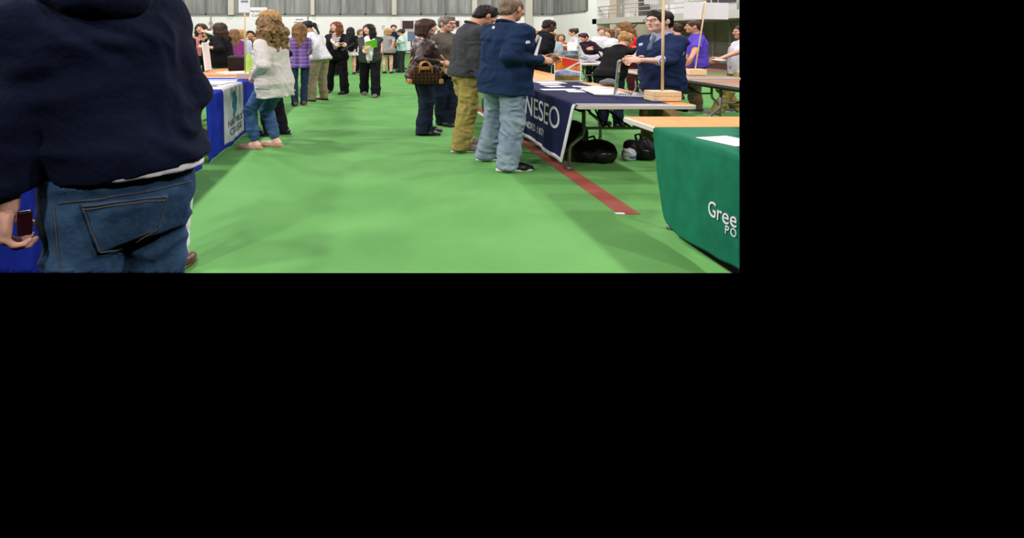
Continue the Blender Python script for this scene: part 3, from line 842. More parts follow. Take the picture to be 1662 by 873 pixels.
# things on the far wall
def wall_thing(name, px0, px1, py0, py1, m, label, cat, th=.05, y=YB, group=None):
    a = at(px0, py0, y-.02); b = at(px1, py1, y-.02)
    bm = BM(); bx(bm, (a.x, y-.02-th, b.z), (b.x, y-.005, a.z), min(.01, th*.3)); o = obj(name, bm, m, smooth=False); tag(o, label, cat, group); return o
M_paper = mat('white paper', C(242, 242, 240), rough=.7)
M_sign = mat('sign card', C(240, 241, 240), rough=.6)
M_ink = mat('black ink', C(24, 24, 26), rough=.7)
M_board = mat('maroon board', C(62, 30, 30), rough=.5, vary=.08)
M_alu = mat('aluminium', C(190, 190, 188), rough=.35, metal=.6)
def board(px0, px1, py0, py1, label):
    a = at(px0, py0, YB-.02); b = at(px1, py1, YB-.02); r = empty('notice_board', ((a.x+b.x)/2, YB-.02, b.z)); tag(r, label, 'board', 'maroon boards on the far wall')
    w = (b.x-a.x)/2; hh = a.z-b.z
    bm = BM(); bx(bm, (-w, -.05, 0), (w, -.01, hh)); obj('panel', bm, M_board, r, smooth=False)
    bm = BM()
    for lo, hi in (((-w-.06, -.08, -.06), (w+.06, -.01, 0)), ((-w-.06, -.08, hh), (w+.06, -.01, hh+.06)), ((-w-.06, -.08, 0), (-w, -.01, hh)), ((w, -.08, 0), (w+.06, -.01, hh))): bx(bm, lo, hi)
    obj('frame', bm, M_alu, r, smooth=False)
board(653, 671, 34, 47, 'maroon notice board in a pale frame, left of the leather jacket woman')
board(674, 690, 34, 47, 'maroon notice board partly hidden behind the leather jacket woman')
board(733, 745, 34, 44, 'maroon notice board in the gap beside the dark grey sweater')
for px, py, l in ((515, 43, 'small white notice on the far wall above the white jacket'), (622, 44, 'small white notice on the far wall right of the green folder woman'), (948, 56, 'small white notice on the side wall near the balcony')):
    if px < 900:
        r = wall_thing('wall_notice', px-4, px+4, py-4, py+4, M_paper, l, 'notice', .02)
        bm = BM(); c = at(px, py, YB-.045)
        for k in range(4): bx(bm, (c.x-.11, c.y-.004, c.z+.10-.07*k), (c.x+.11, c.y, c.z+.12-.07*k))
        obj('printing', bm, M_ink, r, smooth=False)
    else:
        bm = BM(); bx(bm, (XR-.03, 34.2, 1.28), (XR-.003, 34.7, 1.5)); tag(obj('wall_notice', bm, M_paper, smooth=False), l, 'notice')
for px, l in ((342.5, 'grey cable conduit on the far wall above the dark haired woman'), (500, 'grey cable conduit on the far wall right of the curly haired woman')):
    a = at(px, 25, YB); b = at(px, 40, YB); bm = BM(); tube(bm, [(a.x, YB-.04, a.z), (b.x, YB-.04, b.z)], .045, n=8); bx(bm, (b.x-.1, YB-.12, b.z), (b.x+.1, YB-.002, b.z+.2), .01); tag(obj('wall_conduit', bm, M_band, smooth=False), l, 'conduit')
# red stripe and white tape on the floor
M_red = mat('red stripe', C(158, 84, 68), rough=.7, vary=.10, vscale=8)
g0 = ground(1022, 348); g1 = ground(781, 178)
bm = BM(); prism(bm, [(g0.x-.085, g0.y), (g0.x+.085, g0.y-.0), (g0.x+.085, 24), (g0.x-.085, 24)], .0005, .003)
tag(obj('floor_stripe', bm, M_red, smooth=False), 'dull red painted stripe running along the green floor beside the right tables', 'stripe')
c = ground(1006, 347); bm = BM(); prism(bm, rrect(c.x-.035, c.y-.02, c.x+.035, c.y+.02, .004), .003, .005); tag(obj('floor_tape', bm, M_paper, smooth=False), 'short white tape at the near end of the red stripe', 'tape')
c = ground(783, 186); bm = BM(); prism(bm, [(c.x-.04, c.y-.35), (c.x+.04, c.y-.35), (c.x+.02, c.y+.35), (c.x-.05, c.y+.35)], .003, .005); tag(obj('floor_tape', bm, M_paper, smooth=False), 'long white tape on the red stripe between the khaki trousers and the light jeans', 'tape')
# ------------------------------------------------------------------ folding tables
def wood_mat(name, a, b):
    if name in _mats: return _mats[name]
    m = bpy.data.materials.new(name); m.use_nodes = True; nt = m.node_tree; p = nt.nodes['Principled BSDF']; p.inputs['Roughness'].default_value = .6; p.inputs['Specular IOR Level'].default_value = .25
    tc = nt.nodes.new('ShaderNodeTexCoord'); mp = nt.nodes.new('ShaderNodeMapping'); mp.inputs['Scale'].default_value = (12, .8, 12)
    n = nt.nodes.new('ShaderNodeTexNoise'); n.inputs['Scale'].default_value = 3; n.inputs['Detail'].default_value = 7
    nt.links.new(tc.outputs['Object'], mp.inputs[0]); nt.links.new(mp.outputs[0], n.inputs['Vector'])
    r = nt.nodes.new('ShaderNodeValToRGB'); e = r.color_ramp.elements; e[0].position = .3; e[1].position = .7; e[0].color = C(*a); e[1].color = C(*b)
    nt.links.new(n.outputs['Fac'], r.inputs['Fac']); nt.links.new(r.outputs['Color'], p.inputs['Base Color']); _mats[name] = m
    return m
M_wood = wood_mat('orange oak laminate', (212, 136, 56), (228, 160, 82))
M_brown = wood_mat('brown laminate', (150, 116, 92), (172, 138, 112))
M_edge = mat('table edge', C(206, 200, 188), rough=.45); M_edge2 = mat('dark table edge', C(70, 68, 64), rough=.5)
M_steel = mat('grey steel tube', C(128, 128, 122), rough=.4, metal=.35, spec=.5); M_blackst = mat('black steel', C(22, 22, 24), rough=.45)
TH = .72
def folding_table(label, x0, x1, y0, y1, wood, edge, group, ends=(True, True), z=TH, braces=True, inset=.45):
    """long side along y; every end has two bent tube legs, a crossbar and dark braces"""
    r = empty('folding_table', ((x0+x1)/2, (y0+y1)/2, 0)); tag(r, label, 'table', group)
    w, l = (x1-x0)/2, (y1-y0)/2
    bm = BM(); prism(bm, rrect(-w+.012, -l+.012, w-.012, l-.012, .05), z-.030, z, bevel=.003); obj('tabletop', bm, wood, r, smooth=False)
    bm = BM(); o = rrect(-w, -l, w, l, .06); i = rrect(-w+.012, -l+.012, w-.012, l-.012, .05); n = len(o)
    ring = [[bm.verts.new((p[0], p[1], zz)) for p in q] for q, zz in ((i, z+.001), (o, z-.004), (o, z-.036), (i, z-.040))]
    for a in range(4):
        for k in range(n):
            bm.faces.new((ring[a][k], ring[a][(k+1) % n], ring[(a+1) % 4][(k+1) % n], ring[(a+1) % 4][k]))
    bmesh.ops.recalc_face_normals(bm, faces=bm.faces[:]); obj('edge_band', bm, edge, r, smooth=False)
    bm = BM(); bx(bm, (-w+.06, -l+.08, z-.075), (-w+.10, l-.08, z-.035)); bx(bm, (w-.10, -l+.08, z-.075), (w-.06, l-.08, z-.035)); obj('apron', bm, M_blackst, r, smooth=False)
    for e, s in ((0, -1), (1, 1)):
        if not ends[e]: continue
        ye = s*(l-inset)
        for sx in (-1, 1):
            bm = BM(); xi, xo = sx*(w*.60), sx*(w*.86)
            tube(bm, [(xi, ye, z-.04), (xi, ye, .40), (xi+(xo-xi)*.10, ye, .355), (xi+(xo-xi)*.88, ye, .255), (xo, ye, .21), (xo, ye, .02)], .019, n=10)
            tube(bm, [(xo, ye, .0), (xo, ye, .035)], .026, n=10)
            obj('leg', bm, M_steel, r)
        bm = BM(); tube(bm, [(-w*.60, ye, .43), (w*.60, ye, .43)], .014, n=8); obj('crossbar', bm, M_steel, r)
        if braces:
            for sx in (-1, 1):
                bm = BM(); tube(bm, [(sx*w*.25, ye, .43), (0, ye-s*.75, z-.05)], .011, n=6); tube(bm, [(sx*w*.1, ye, .43), (sx*w*.35, ye-s*.95, z-.05)], .009, n=6); obj('brace', bm, M_blackst, r)
    return r
RG = 'folding tables along the right of the aisle'; LG = 'folding tables along the left of the aisle'
tabG = folding_table('folding table under the navy lettered cloth, laptop and sign on it', 1.97, 3.13, 5.52, 8.12, M_wood, M_edge, RG)
tabN = folding_table('orange topped folding table with the green lettered cloth over its near part', 2.07, 3.25, 2.3, 4.78, M_wood, M_edge, RG, inset=.62)
tabF = folding_table('bare wooden folding table beyond the navy clothed one, behind the man in blue', 1.97, 3.13, 8.45, 11.0, M_wood, M_edge, RG)
tabF2 = folding_table('wooden folding table far down the right row, behind the dark jacketed man', 1.97, 3.13, 11.3, 13.9, M_wood, M_edge, RG)
tabR = folding_table('grey brown folding table by the purple polo man, sign block on it', 4.72, 5.78, 9.0, 11.2, M_brown, M_edge, 'folding tables in the second row on the right')
tabD = folding_table('dark edged folding table in front of the white shirted man', 4.70, 5.9, 5.9, 8.62, M_brown, M_edge2, 'folding tables in the second row on the right')
for t in (tabN, tabD): trim_tree(t)
tabW = folding_table('white topped table with fanned papers behind the poster board', 4.9, 5.75, 13.2, 15.6, mat('white laminate', C(214, 214, 210), rough=.4), M_edge, 'folding tables in the second row on the right')
tabB = folding_table('folding table under the royal blue cloth, wooden sign block on its far end', -2.95, -1.78, 6.25, 8.85, M_wood, M_edge, LG)
tabB0 = folding_table('folding table under royal blue cloth beside the hoodie man', -2.95, -1.78, 2.4, 6.05, M_wood, M_edge, LG)
tabC = folding_table('folding table with an orange cloth top in front of the woman in black', -2.95, -1.78, 9.15, 11.4, M_wood, M_edge, LG)
tabC2 = folding_table('white topped folding table with papers behind the woman in black', -2.75, -1.85, 13.2, 15.2, mat('white laminate', C(214, 214, 210)), M_edge, LG)
# ------------------------------------------------------------------ cloths
def drape(name, outline, m, x_side, y0, y1, x_top, label, cat, side_pts, sgn, ztop=TH+.004, wave=.02, thick=.004, group=None, ny=70, nz=40, flare=.10, hem=None):
    """a cloth over a table top (x_side..x_top) hanging down the aisle side; side_pts: rows (y, bottom z), hem line of the hanging part"""
    ys = np.linspace(y0, y1, ny+1); sp = np.array(sorted(side_pts)); bz = np.interp(ys, sp[:, 0], sp[:, 1])
    bm = BM(); rows = []
    nt_ = 14
    for j, y in enumerate(ys):
        row = []
        for i in range(nt_+1):
            x = x_top+(x_side-x_top)*i/nt_; row.append((x, y, ztop+.0015*math.sin(5*x+3*y)))
        xo = x_side+sgn*.012
        for i in range(1, nz+1):
            t = i/nz; z = ztop-.012-(ztop-.012-bz[j])*t
            d = (ztop-z); wv = wave*d*(math.sin(5.2*y+1.0)+.6*math.sin(11.3*y+2.0*d)+.35*math.sin(19*y+1))
            row.append((xo+sgn*(flare*d*.5+max(-.008, wv)), y+outline(t, y), z))
        rows.append([bm.verts.new(p) for p in row])
    for j in range(ny):
        for i in range(len(rows[0])-1):
            f = bm.faces.new((rows[j][i], rows[j+1][i], rows[j+1][i+1], rows[j][i+1]))
    bmesh.ops.recalc_face_normals(bm, faces=bm.faces[:])
    o = obj(name, bm, m); tag(o, label, cat, group)
    md = o.modifiers.new('thickness', 'SOLIDIFY'); md.thickness = thick; md.offset = 0
    return o, rows
M_navy = cloth('navy cloth', 34, 40, 78, bump=.15); M_green = cloth('green cloth', 20, 112, 80, bump=.12, rough=.8); M_blue = cloth('royal blue cloth', 26, 48, 170, bump=.12)
M_white = mat('white cloth', C(236, 236, 236), rough=.8)
def surf_x(o, sgn):
    """height and distance along the aisle -> where the hanging side of a cloth is (sgn -1: right tables, +1: left tables)"""
    T = bvh_of(o); d = 1.95*-sgn
    def f(y, z):
        h = T.ray_cast(Vector((0, y, z)), Vector((-sgn, 0, 0))); return h[0].x if h[0] is not None else d
    return f
def on_side(fx, sgn, parent, name, me, y, z, m, spread=1.0):
    co = np.zeros(len(me.vertices)*3); me.vertices.foreach_get('co', co); co = co.reshape(-1, 3); out = np.zeros_like(co)
    for k, (u, v, w) in enumerate(co):
        yy = y+sgn*u*spread; out[k] = (fx(yy, z+v)+sgn*(.007+w), yy, z+v)
    me.vertices.foreach_set('co', out.ravel()); me.update()
    o = obj(name, me, m, None, smooth=False); o.parent = parent
    return o
# navy cloth with white hem
gb = [(5.50, .10), (5.9, .10), (6.6, .115), (7.5, .125), (8.12, .13)]
nav, rows = drape('tablecloth', lambda t, y: .34*t*max(0, 1-(y-5.52)/1.6), M_navy, 1.97, 5.54, 8.1, 2.90, 'navy tablecloth with white hem and college lettering hanging towards the aisle', 'tablecloth', gb, -1, wave=.022, flare=.06)
M_hem = mat('white hem', C(238, 238, 240), rough=.75)
bm = BM()
me = nav.data; nv = [v.co.copy() for v in me.vertices]; ncol = 14+1+40; nrow = 71
V_ = lambda j, i: nv[j*ncol+i]
def strip(bm, A, B, out):
    a1 = [bm.verts.new(p+out) for p in A]; b1 = [bm.verts.new(p+out) for p in B]; a0 = [bm.verts.new(p-out*.2) for p in A]; b0 = [bm.verts.new(p-out*.2) for p in B]
    for k in range(len(A)-1):
        bm.faces.new((a1[k], a1[k+1], b1[k+1], b1[k])); bm.faces.new((a0[k], b0[k], b0[k+1], a0[k+1])); bm.faces.new((a1[k], a0[k], a0[k+1], a1[k+1])); bm.faces.new((b1[k], b1[k+1], b0[k+1], b0[k]))
out = Vector((-.006, 0, .0))
strip(bm, [V_(j, ncol-1) for j in range(nrow)], [V_(j, ncol-4)*.8+V_(j, ncol-3)*.2 for j in range(nrow)], out)
near = [V_(0, i) for i in range(14, ncol)]; near2 = [V_(2, i)*.9+V_(1, i)*.1 for i in range(14, ncol)]
strip(bm, near, near2, Vector((-.006, -.004, 0)))
strip(bm, [V_(0, i) for i in range(0, 15)], [V_(1, i) for i in range(0, 15)], Vector((0, -.002, .004)))
bmesh.ops.recalc_face_normals(bm, faces=bm.faces[:]); obj('hem', bm, M_hem, nav)['label'] = 'white hem'
M_let = mat('white lettering', C(232, 232, 236), rough=.7)
fx = surf_x(nav, -1)
on_side(fx, -1, nav, 'lettering', text_mesh('GENESEO', .33, .0015), 6.86, .510, M_let, 1.30)
on_side(fx, -1, nav, 'lettering', text_mesh('FOUNDED 1871', .115, .0015, spacing=1.1), 6.98, .285, M_let, 1.22)
# green cloth
grn_pts = [(2.3, .09), (3.3, .093), (3.55, .080), (3.79, .074), (3.90, .095), (3.99, .135), (4.06, .20), (4.12, .30), (4.16, .42), (4.19, .56), (4.21, .66)]
grn, rows = drape('tablecloth', lambda t, y: 0, M_green, 2.07, 2.3, 4.21, 3.25, 'emerald green tablecloth with white lettering hanging towards the aisle', 'tablecloth', grn_pts, -1, wave=.030, flare=.05, ny=110, nz=48)
fg = surf_x(grn, -1)
twid = lambda me: max(v.co.x for v in me.vertices)-min(v.co.x for v in me.vertices)
GR_ = text_mesh('Gree', .130, .0015); PO_ = text_mesh('PO', .068, .0015, spacing=1.2)
on_side(fg, -1, grn, 'lettering', GR_, 3.368, .352, M_let, .250/twid(GR_))
on_side(fg, -1, grn, 'lettering', PO_, 3.284, .279, M_let, .082/twid(PO_))
trim_tree(grn)
bm = BM(); prism(bm, rrect(2.13, 2.4, 3.0, 4.02, .05), .001, .012); o = obj('shade_sheet', bm, mat('shade black', C(14, 14, 16), rough=.9)); tag(o, 'black sheet on the floor standing in for the shade under the green clothed table', 'mat'); trim_to_photo(o, right=True, bottom=True)  # flat black sheet put in for the deep shade under the table
# royal blue cloths on the left
blu, rows = drape('tablecloth', lambda t, y: 0, M_blue, -1.78, 6.25, 8.85, -2.95, 'royal blue tablecloth with a pale banner down its aisle side', 'tablecloth', [(6.2, .01), (8.9, .01)], 1, wave=.02, flare=.06)
blu0, rows0 = drape('tablecloth', lambda t, y: 0, M_blue, -1.78, 2.3, 6.0, -2.95, 'royal blue tablecloth hanging behind the hoodie man', 'tablecloth', [(2.0, .01), (6.1, .01)], 1, wave=.02, flare=.06)
trim_to_photo(blu0, right=False, bottom=True); trim_tree(tabB0, right=False, bottom=True)
# pale banner over the blue cloth
def banner_mat():
    return mat('pale banner', C(206, 210, 214), rough=.7, vary=.05, vscale=3)
bm = BM(); T = bvh_of(blu); g = []
by0, by1 = 6.98, 8.05
for j in range(41):
    y = by0+(by1-by0)*j/40; row = []
    for i in range(4): row.append((-2.2+.42*i/3-.0, y, TH+.012))
    for i in range(31):
        z = TH-.01-(TH-.07)*i/30; h = T.ray_cast(Vector((0, y, z)), Vector((-1, 0, 0))); row.append(((h[0].x if h[0] else -1.75)+.009, y, z))
    g.append([bm.verts.new(p) for p in row])
for j in range(40):
    for i in range(len(g[0])-1): bm.faces.new((g[j][i], g[j][i+1], g[j+1][i+1], g[j+1][i]))
bmesh.ops.recalc_face_normals(bm, faces=bm.faces[:]); ban = obj('table_banner', bm, banner_mat()); tag(ban, 'pale grey college banner with a teal emblem hanging over the royal blue cloth', 'banner')
md = ban.modifiers.new('thickness', 'SOLIDIFY'); md.thickness = .004; md.offset = 0
fb = surf_x(ban, 1)
M_grey_ink = mat('grey ink', C(92, 104, 120), rough=.7)
on_side(fb, 1, ban, 'lettering', text_mesh('HARTWICK', .115, .001), 7.55, .285, M_grey_ink, 1.35)
on_side(fb, 1, ban, 'lettering', text_mesh('COLLEGE', .125, .001), 7.55, .175, M_grey_ink, 1.35)
bm = BM()
for cy, cz, rr in ((0, .07, .06), (.05, .0, .07), (-.04, -.03, .065), (.02, -.10, .055), (-.03, -.16, .05)):
    r = bmesh.ops.create_circle(bm, cap_ends=True, segments=14, radius=rr)
    bmesh.ops.transform(bm, matrix=Matrix.Translation((cy, cz, 0))@Matrix.Diagonal((1.2, 1, 1, 1)), verts=r['verts'])
me = bpy.data.meshes.new('emblem'); bm.to_mesh(me); bm.free(); on_side(fb, 1, ban, 'emblem', me, 7.5, .535, mat('teal print', C(30, 130, 160), rough=.7), 1.3)
# orange cloth strip on the next table
bm = BM(); bx(bm, (-2.9, 9.3, TH+.002), (-1.86, 10.2, TH+.016), .004); tag(obj('table_runner', bm, cloth('orange cloth', 226, 150, 110)), 'salmon orange cloth on the table in front of the woman in black', 'cloth')
# ------------------------------------------------------------------ papers and other things lying on tables
def sheet(x, y, w, l, rz, label, z=TH+.008, m=None, th=.003, cat='paper', group=None, name='paper_sheet', curl=0.0):
    bm = BM(); n = 6; a = []
    for s in (0, 1):
        for i in range(n+1):
            for j in range(n+1):
                u, v = i/n-.5, j/n-.5; a.append(bm.verts.new((u*w, v*l, (0 if s else th)+curl*(u*u+.5*v)*.5+curl*.25)))
    N = (n+1)*(n+1); ix = lambda s, i, j: a[s*N+i*(n+1)+j]
    for i in range(n):
        for j in range(n):
            bm.faces.new((ix(0, i, j), ix(0, i+1, j), ix(0, i+1, j+1), ix(0, i, j+1))); bm.faces.new((ix(1, i, j), ix(1, i, j+1), ix(1, i+1, j+1), ix(1, i+1, j)))
        bm.faces.new((ix(0, i, 0), ix(1, i, 0), ix(1, i+1, 0), ix(0, i+1, 0))); bm.faces.new((ix(0, i, n), ix(0, i+1, n), ix(1, i+1, n), ix(1, i, n)))
        bm.faces.new((ix(0, 0, i), ix(0, 0, i+1), ix(1, 0, i+1), ix(1, 0, i))); bm.faces.new((ix(0, n, i), ix(1, n, i), ix(1, n, i+1), ix(0, n, i+1)))
    o = obj(name, bm, m or M_paper, smooth=False); o.location = (x, y, z); o.rotation_euler = (0, 0, rz); tag(o, label, cat, group); return o
def tp(px, py, z=TH):                                   # a spot on a table top
    Y = FPX*(CAMH-z)/(py-HOR); return ((px-CX)/FPX*Y, Y)
gp = 'papers on the navy cloth'
for px, py, w, l, rz, lab, m in ((893, 135.2, .36, .3, .1, 'white papers under the foot of the poster board', None), (900, 141.5, .22, .16, .3, 'small white leaflet between the poster board and the long paper strip', None),
    (912, 146.5, .50, .16, .05, 'long white paper strip on the navy cloth near the aisle edge', None), (940, 141.5, .16, .13, -.3, 'small white card right of the poster board foot', None),
    (934, 149.5, .19, .20, -.1, 'white leaflet at the right end of the long paper strip', None), (941, 146, .12, .10, .2, 'tiny white card touching the long paper strip', None), (966, 142.8, .33, .25, .5, 'slanted white leaflets behind the big white sheet', None), (893, 138.5, .25, .12, .15, 'pale leaflet in front of the poster board', None)):
    x, y = tp(px, py); sheet(x, y, w, l, rz, lab, group=gp, m=m)
x, y = tp(993, 152); sheet(x-.09, y, .36, .62, -.12, 'big white sheets lying in front of the laptop', th=.012, group=gp, curl=.03)
x, y = tp(1186, 231); o = sheet(x, y, .24, .30, .25, 'white sheet lying on the green cloth'); trim_to_photo(o)
# laptop seen edge on
def laptop(label, x, y, z, rz, w, d, tilt, m, hh=None):
    r = empty('laptop', (x, y, z), rz); tag(r, label, 'laptop')
    bm = BM(); bx(bm, (-w/2, -d/2, 0), (w/2, d/2, .016), .005); obj('base', bm, m, r, smooth=False)
    bm = BM()
    for i in range(11):
        for j in range(5): bx(bm, (-w*.43+i*w*.08, -d*.05+j*d*.085, .016), (-w*.43+i*w*.08+w*.062, -d*.05+j*d*.085+d*.062, .019))
    obj('keyboard', bm, mat('keys', C(40, 40, 44), rough=.6), r, smooth=False)
    R = Matrix.Translation((0, d/2, .014))@Matrix.Rotation(math.radians(tilt), 4, 'X'); hh = hh or d
    bm = BM(); bx(bm, (-w/2, -.004, 0), (w/2, .010, hh), .004); bm.transform(R); lid = obj('screen_lid', bm, m, r, smooth=False)
    bm = BM(); bx(bm, (-w*.46, -.0055, hh*.06), (w*.46, -.0042, hh*.95)); bm.transform(R); obj('display', bm, mat('display glass', C(30, 34, 40), rough=.15, spec=.5), lid, smooth=False)
    return r
M_silver = mat('silver laptop', C(176, 182, 190), rough=.35, metal=.3)
x, y = tp(1036, 158.5); lap = laptop('open silver laptop seen edge on beside the tie wearing man', x-.01, y+.16, TH+.008, math.radians(63), .40, .30, 6, M_silver, .37)
# tall poster board on the navy cloth
def quad_np(bm, pts, th, mi=0):
    a = [bm.verts.new(p) for p in pts]; b = [bm.verts.new((p[0], p[1]+th, p[2])) for p in pts]; n = len(pts)
    fs = [bm.faces.new(a), bm.faces.new(b[::-1])]+[bm.faces.new((a[i], b[i], b[(i+1) % n], a[(i+1) % n])) for i in range(n)]
    for f in fs: f.material_index = mi
yy = tp(921, 132)[1]; c = at(921, 132, yy)
pb = empty('poster_board', (c.x, yy, TH+.008)); tag(pb, 'upright folded poster board with red, orange and blue mountain pictures on the navy cloth', 'poster board')
sc = yy/FPX; w = 42*sc/2; hgt = 41*sc
bm = BM(); quad_np(bm, [(-w, 0, 0), (w, 0, -.0), (w+.02, 0, hgt*.80), (-w, 0, hgt)], .012); quad_np(bm, [(w, .012, 0), (w+.06, .14, 0), (w+.075, .14, hgt*.78), (w+.02, .012, hgt*.80)], .008)
bmesh.ops.recalc_face_normals(bm, faces=bm.faces[:]); obj('board', bm, M_paper, pb, smooth=False)
def pic(name, pts, m):
    bm = BM(); quad_np(bm, [(-w+2*w*u, -.004, hgt*v) for u, v in pts], .003); bmesh.ops.recalc_face_normals(bm, faces=bm.faces[:]); return obj(name, bm, m, pb, smooth=False)
pc = lambda n, a, b, s=8: mat(n, C(*a), col2=C(*b), vscale=s, rough=.5)
pic('picture', [(.02, .42), (.36, .46), (.98, .79), (.02, .98)], pc('autumn picture', (196, 84, 20), (232, 150, 40), 7))
pic('picture', [(.30, .60), (.60, .62), (.97, .78), (.30, .90)], mat('red picture', C(196, 40, 28), col2=C(226, 70, 40), vscale=9, rough=.5)).location.y = -.003
pic('picture', [(.55, .47), (.98, .38), (.98, .70), (.80, .64)], pc('stall picture', (150, 60, 50), (240, 150, 70), 14))
pic('picture', [(.02, .02), (.96, .02), (.98, .20), (.02, .22)], pc('meadow picture', (80, 70, 30), (170, 140, 60), 9))
pic('picture', [(.02, .22), (.98, .20), (.98, .30), (.33, .44), (.02, .33)], pc('mountain picture', (40, 80, 170), (210, 220, 235), 5))
# second board further off
c = at(916, 99, 12.6); pb2 = empty('poster_board', (c.x, 12.6, TH+.008)); tag(pb2, 'pale poster board with a blue landscape heading, behind the orange and red one', 'poster board')
w2 = 24*12.6/FPX; h2 = at(916, 82, 12.6).z-TH-.01
bm = BM(); quad_np(bm, [(-w2, 0, 0), (w2, 0, 0), (w2, 0, h2), (-w2, 0, h2)], .012); bmesh.ops.recalc_face_normals(bm, faces=bm.faces[:]); obj('board', bm, mat('beige card', C(206, 176, 150)), pb2, smooth=False)
for nm, u0, u1, v0, v1, m in (('heading', -.95, .95, .70, .97, pc('blue landscape', (40, 100, 140), (200, 225, 235), 6)), ('picture', .0, .95, .30, .66, pc('dusk picture', (60, 70, 80), (140, 110, 100), 6)), ('picture', -.95, -.1, .1, .64, pc('autumn picture', (196, 84, 20), (232, 150, 40), 7))):
    bm = BM(); quad_np(bm, [(w2*u0, -.004, h2*v0), (w2*u1, -.004, h2*v0), (w2*u1, -.004, h2*v1), (w2*u0, -.004, h2*v1)], .003); bmesh.ops.recalc_face_normals(bm, faces=bm.faces[:]); obj(nm, bm, m, pb2, smooth=False)
M_faint = mat('faded print', C(130, 132, 132), rough=.8)
# ------------------------------------------------------------------ signs on poles in wooden blocks
M_pine = wood_mat('pine', (230, 200, 148), (244, 222, 178)); M_pole = mat('pine pole', C(222, 196, 150), rough=.55, vary=.06)
def pole_sign(label, px, py, Y, bw, bd, bh, top_px, top_py, board=None, rad=.013, z=TH+.006, lines=(), btilt=0.0, two=True):
    b = at(px, py, Y); r = empty('pole_sign', (b.x, Y, z)); tag(r, label, 'sign', 'college signs on poles in wooden blocks')
    if bw:
        bm = BM(); bx(bm, (-bw/2, -bd/2, 0), (bw/2, bd/2, bh*(.5 if two else 1)-.001), .004)
        if two: bx(bm, (-bw/2+.004, -bd/2, bh*.5+.001), (bw/2, bd/2, bh), .004)
        obj('base_block', bm, M_pine, r, smooth=False)
    t = at(top_px, top_py, Y); t = t-r.location
    bm = BM(); tube(bm, [(0, 0, max(0, bh-.03)), tuple(t)], rad, n=8); obj('pole', bm, M_pole, r)
    if board:
        a = at(board[0], board[1], Y)-r.location; c = at(board[2], board[3], Y)-r.location; yo = board[4] if len(board) > 4 else -.02
        bm = BM(); bx(bm, (a.x, yo-.004, c.z), (c.x, yo+.004, a.z), .002)
        bmesh.ops.transform(bm, matrix=Matrix.Translation(((a.x+c.x)/2, yo, (a.z+c.z)/2))@Matrix.Rotation(btilt, 4, 'Y')@Matrix.Translation((-(a.x+c.x)/2, -yo, -(a.z+c.z)/2)), verts=bm.verts[:])
        bo = obj('board', bm, M_sign, r, smooth=False)
        for s, sz, u, v, wd in lines:
            if s is None:
                bm = BM(); h0 = a.z-c.z; W0 = (c.x-a.x)*wd; x0 = a.x+(c.x-a.x)*u-W0/2; rr_ = random.Random(px); q = 0.0
                while q < .95:
                    l = .08+.12*rr_.random(); bx(bm, (x0+W0*q, yo-.0055, c.z+h0*(v-sz/2)), (x0+W0*min(1, q+l), yo-.0045, c.z+h0*(v+sz/2))); q += l+.03
                obj('printing', bm, M_faint, bo, smooth=False); continue
            me = text_mesh(s, sz*(a.z-c.z), .001, 'CENTER'); h0 = a.z-c.z
            xs_ = [q.co.x for q in me.vertices]; ww = max(xs_)-min(xs_)
            xform(me, Matrix.Translation((a.x+(c.x-a.x)*u, yo-.0055, c.z+h0*v))@Matrix.Rotation(math.pi/2, 4, 'X')@Matrix.Diagonal((wd*(c.x-a.x)/ww, 1, 1, 1)))
            obj('lettering', me, M_ink, bo, smooth=False)
    return r
yb = tp(1075, 166)[1]
pole_sign('tall pine pole in a two piece block at the navy clothed table end', 1075, 160, yb+.14, 50*yb/FPX*.94, .20, .095, 1077, -22, (1048, -16, 1097, 7, .03), rad=.0145)
yb2 = tp(1128, 122.5)[1]
pole_sign('leaning pale pole with a blank white card by the purple polo man', 1128, 120, yb2+.1, 28*yb2/FPX, .20, .095, 1146, 2, (1112, 4, 1184, 31, .03), rad=.012, two=False, btilt=math.radians(1))
pole_sign('pole sign in a pine block at the far end of the blue clothed table', 398, 121, 8.72, .24, .12, .085, 397, -8, (388, -22, 406.5, 20.5, -.03), rad=.012, lines=((None, .08, .52, .42, .62),), two=False)
pole_sign('white card sign reading Herkimer College behind the curly haired woman', 419, 118, 10.9, .24, .12, .085, 419, 16, (405.5, 12, 434, 32, -.03), rad=.011, lines=(('Herkimer', .30, .44, .68, .86), ('College', .30, .50, .34, .74)), two=False)
pole_sign('small white sign with two grey lines of print above the purple plaid shirt', 485, 110, 14.5, .24, .12, .085, 485, 30, (474, 28, 498, 41, -.03), rad=.012, lines=((None, .14, .5, .70, .5), (None, .14, .5, .36, .75)), two=False)
# ------------------------------------------------------------------ who stands where
BR = ((40, 28, 20), (74, 52, 36)); BK = ((18, 15, 15), (40, 33, 30)); BL = ((150, 112, 62), (200, 164, 104)); LB = ((92, 66, 38), (150, 112, 68)); GR = ((96, 88, 80), (150, 142, 132)); AU = ((90, 48, 26), (140, 84, 48))
K_ = cloth('black cloth', 20, 20, 24, bump=.3); NV = cloth('dark navy cloth', 28, 34, 52, bump=.3)
J_DK = denim('dark denim', (22, 28, 44), (36, 46, 66)); J_MD = denim('mid denim', (44, 72, 110), (82, 116, 152)); J_LT = denim('light denim', (102, 120, 136), (146, 162, 174))
SH_BK = mat('black shoe', C(22, 22, 24), rough=.4, spec=.5); SOLE_W = mat('white sole', C(226, 226, 222), rough=.6); SH_GY = mat('grey canvas', C(112, 104, 98), rough=.9, bump=.2, bscale=120)
SH_BR = mat('brown leather shoe', C(92, 56, 36), rough=.4, spec=.5)
G = ground
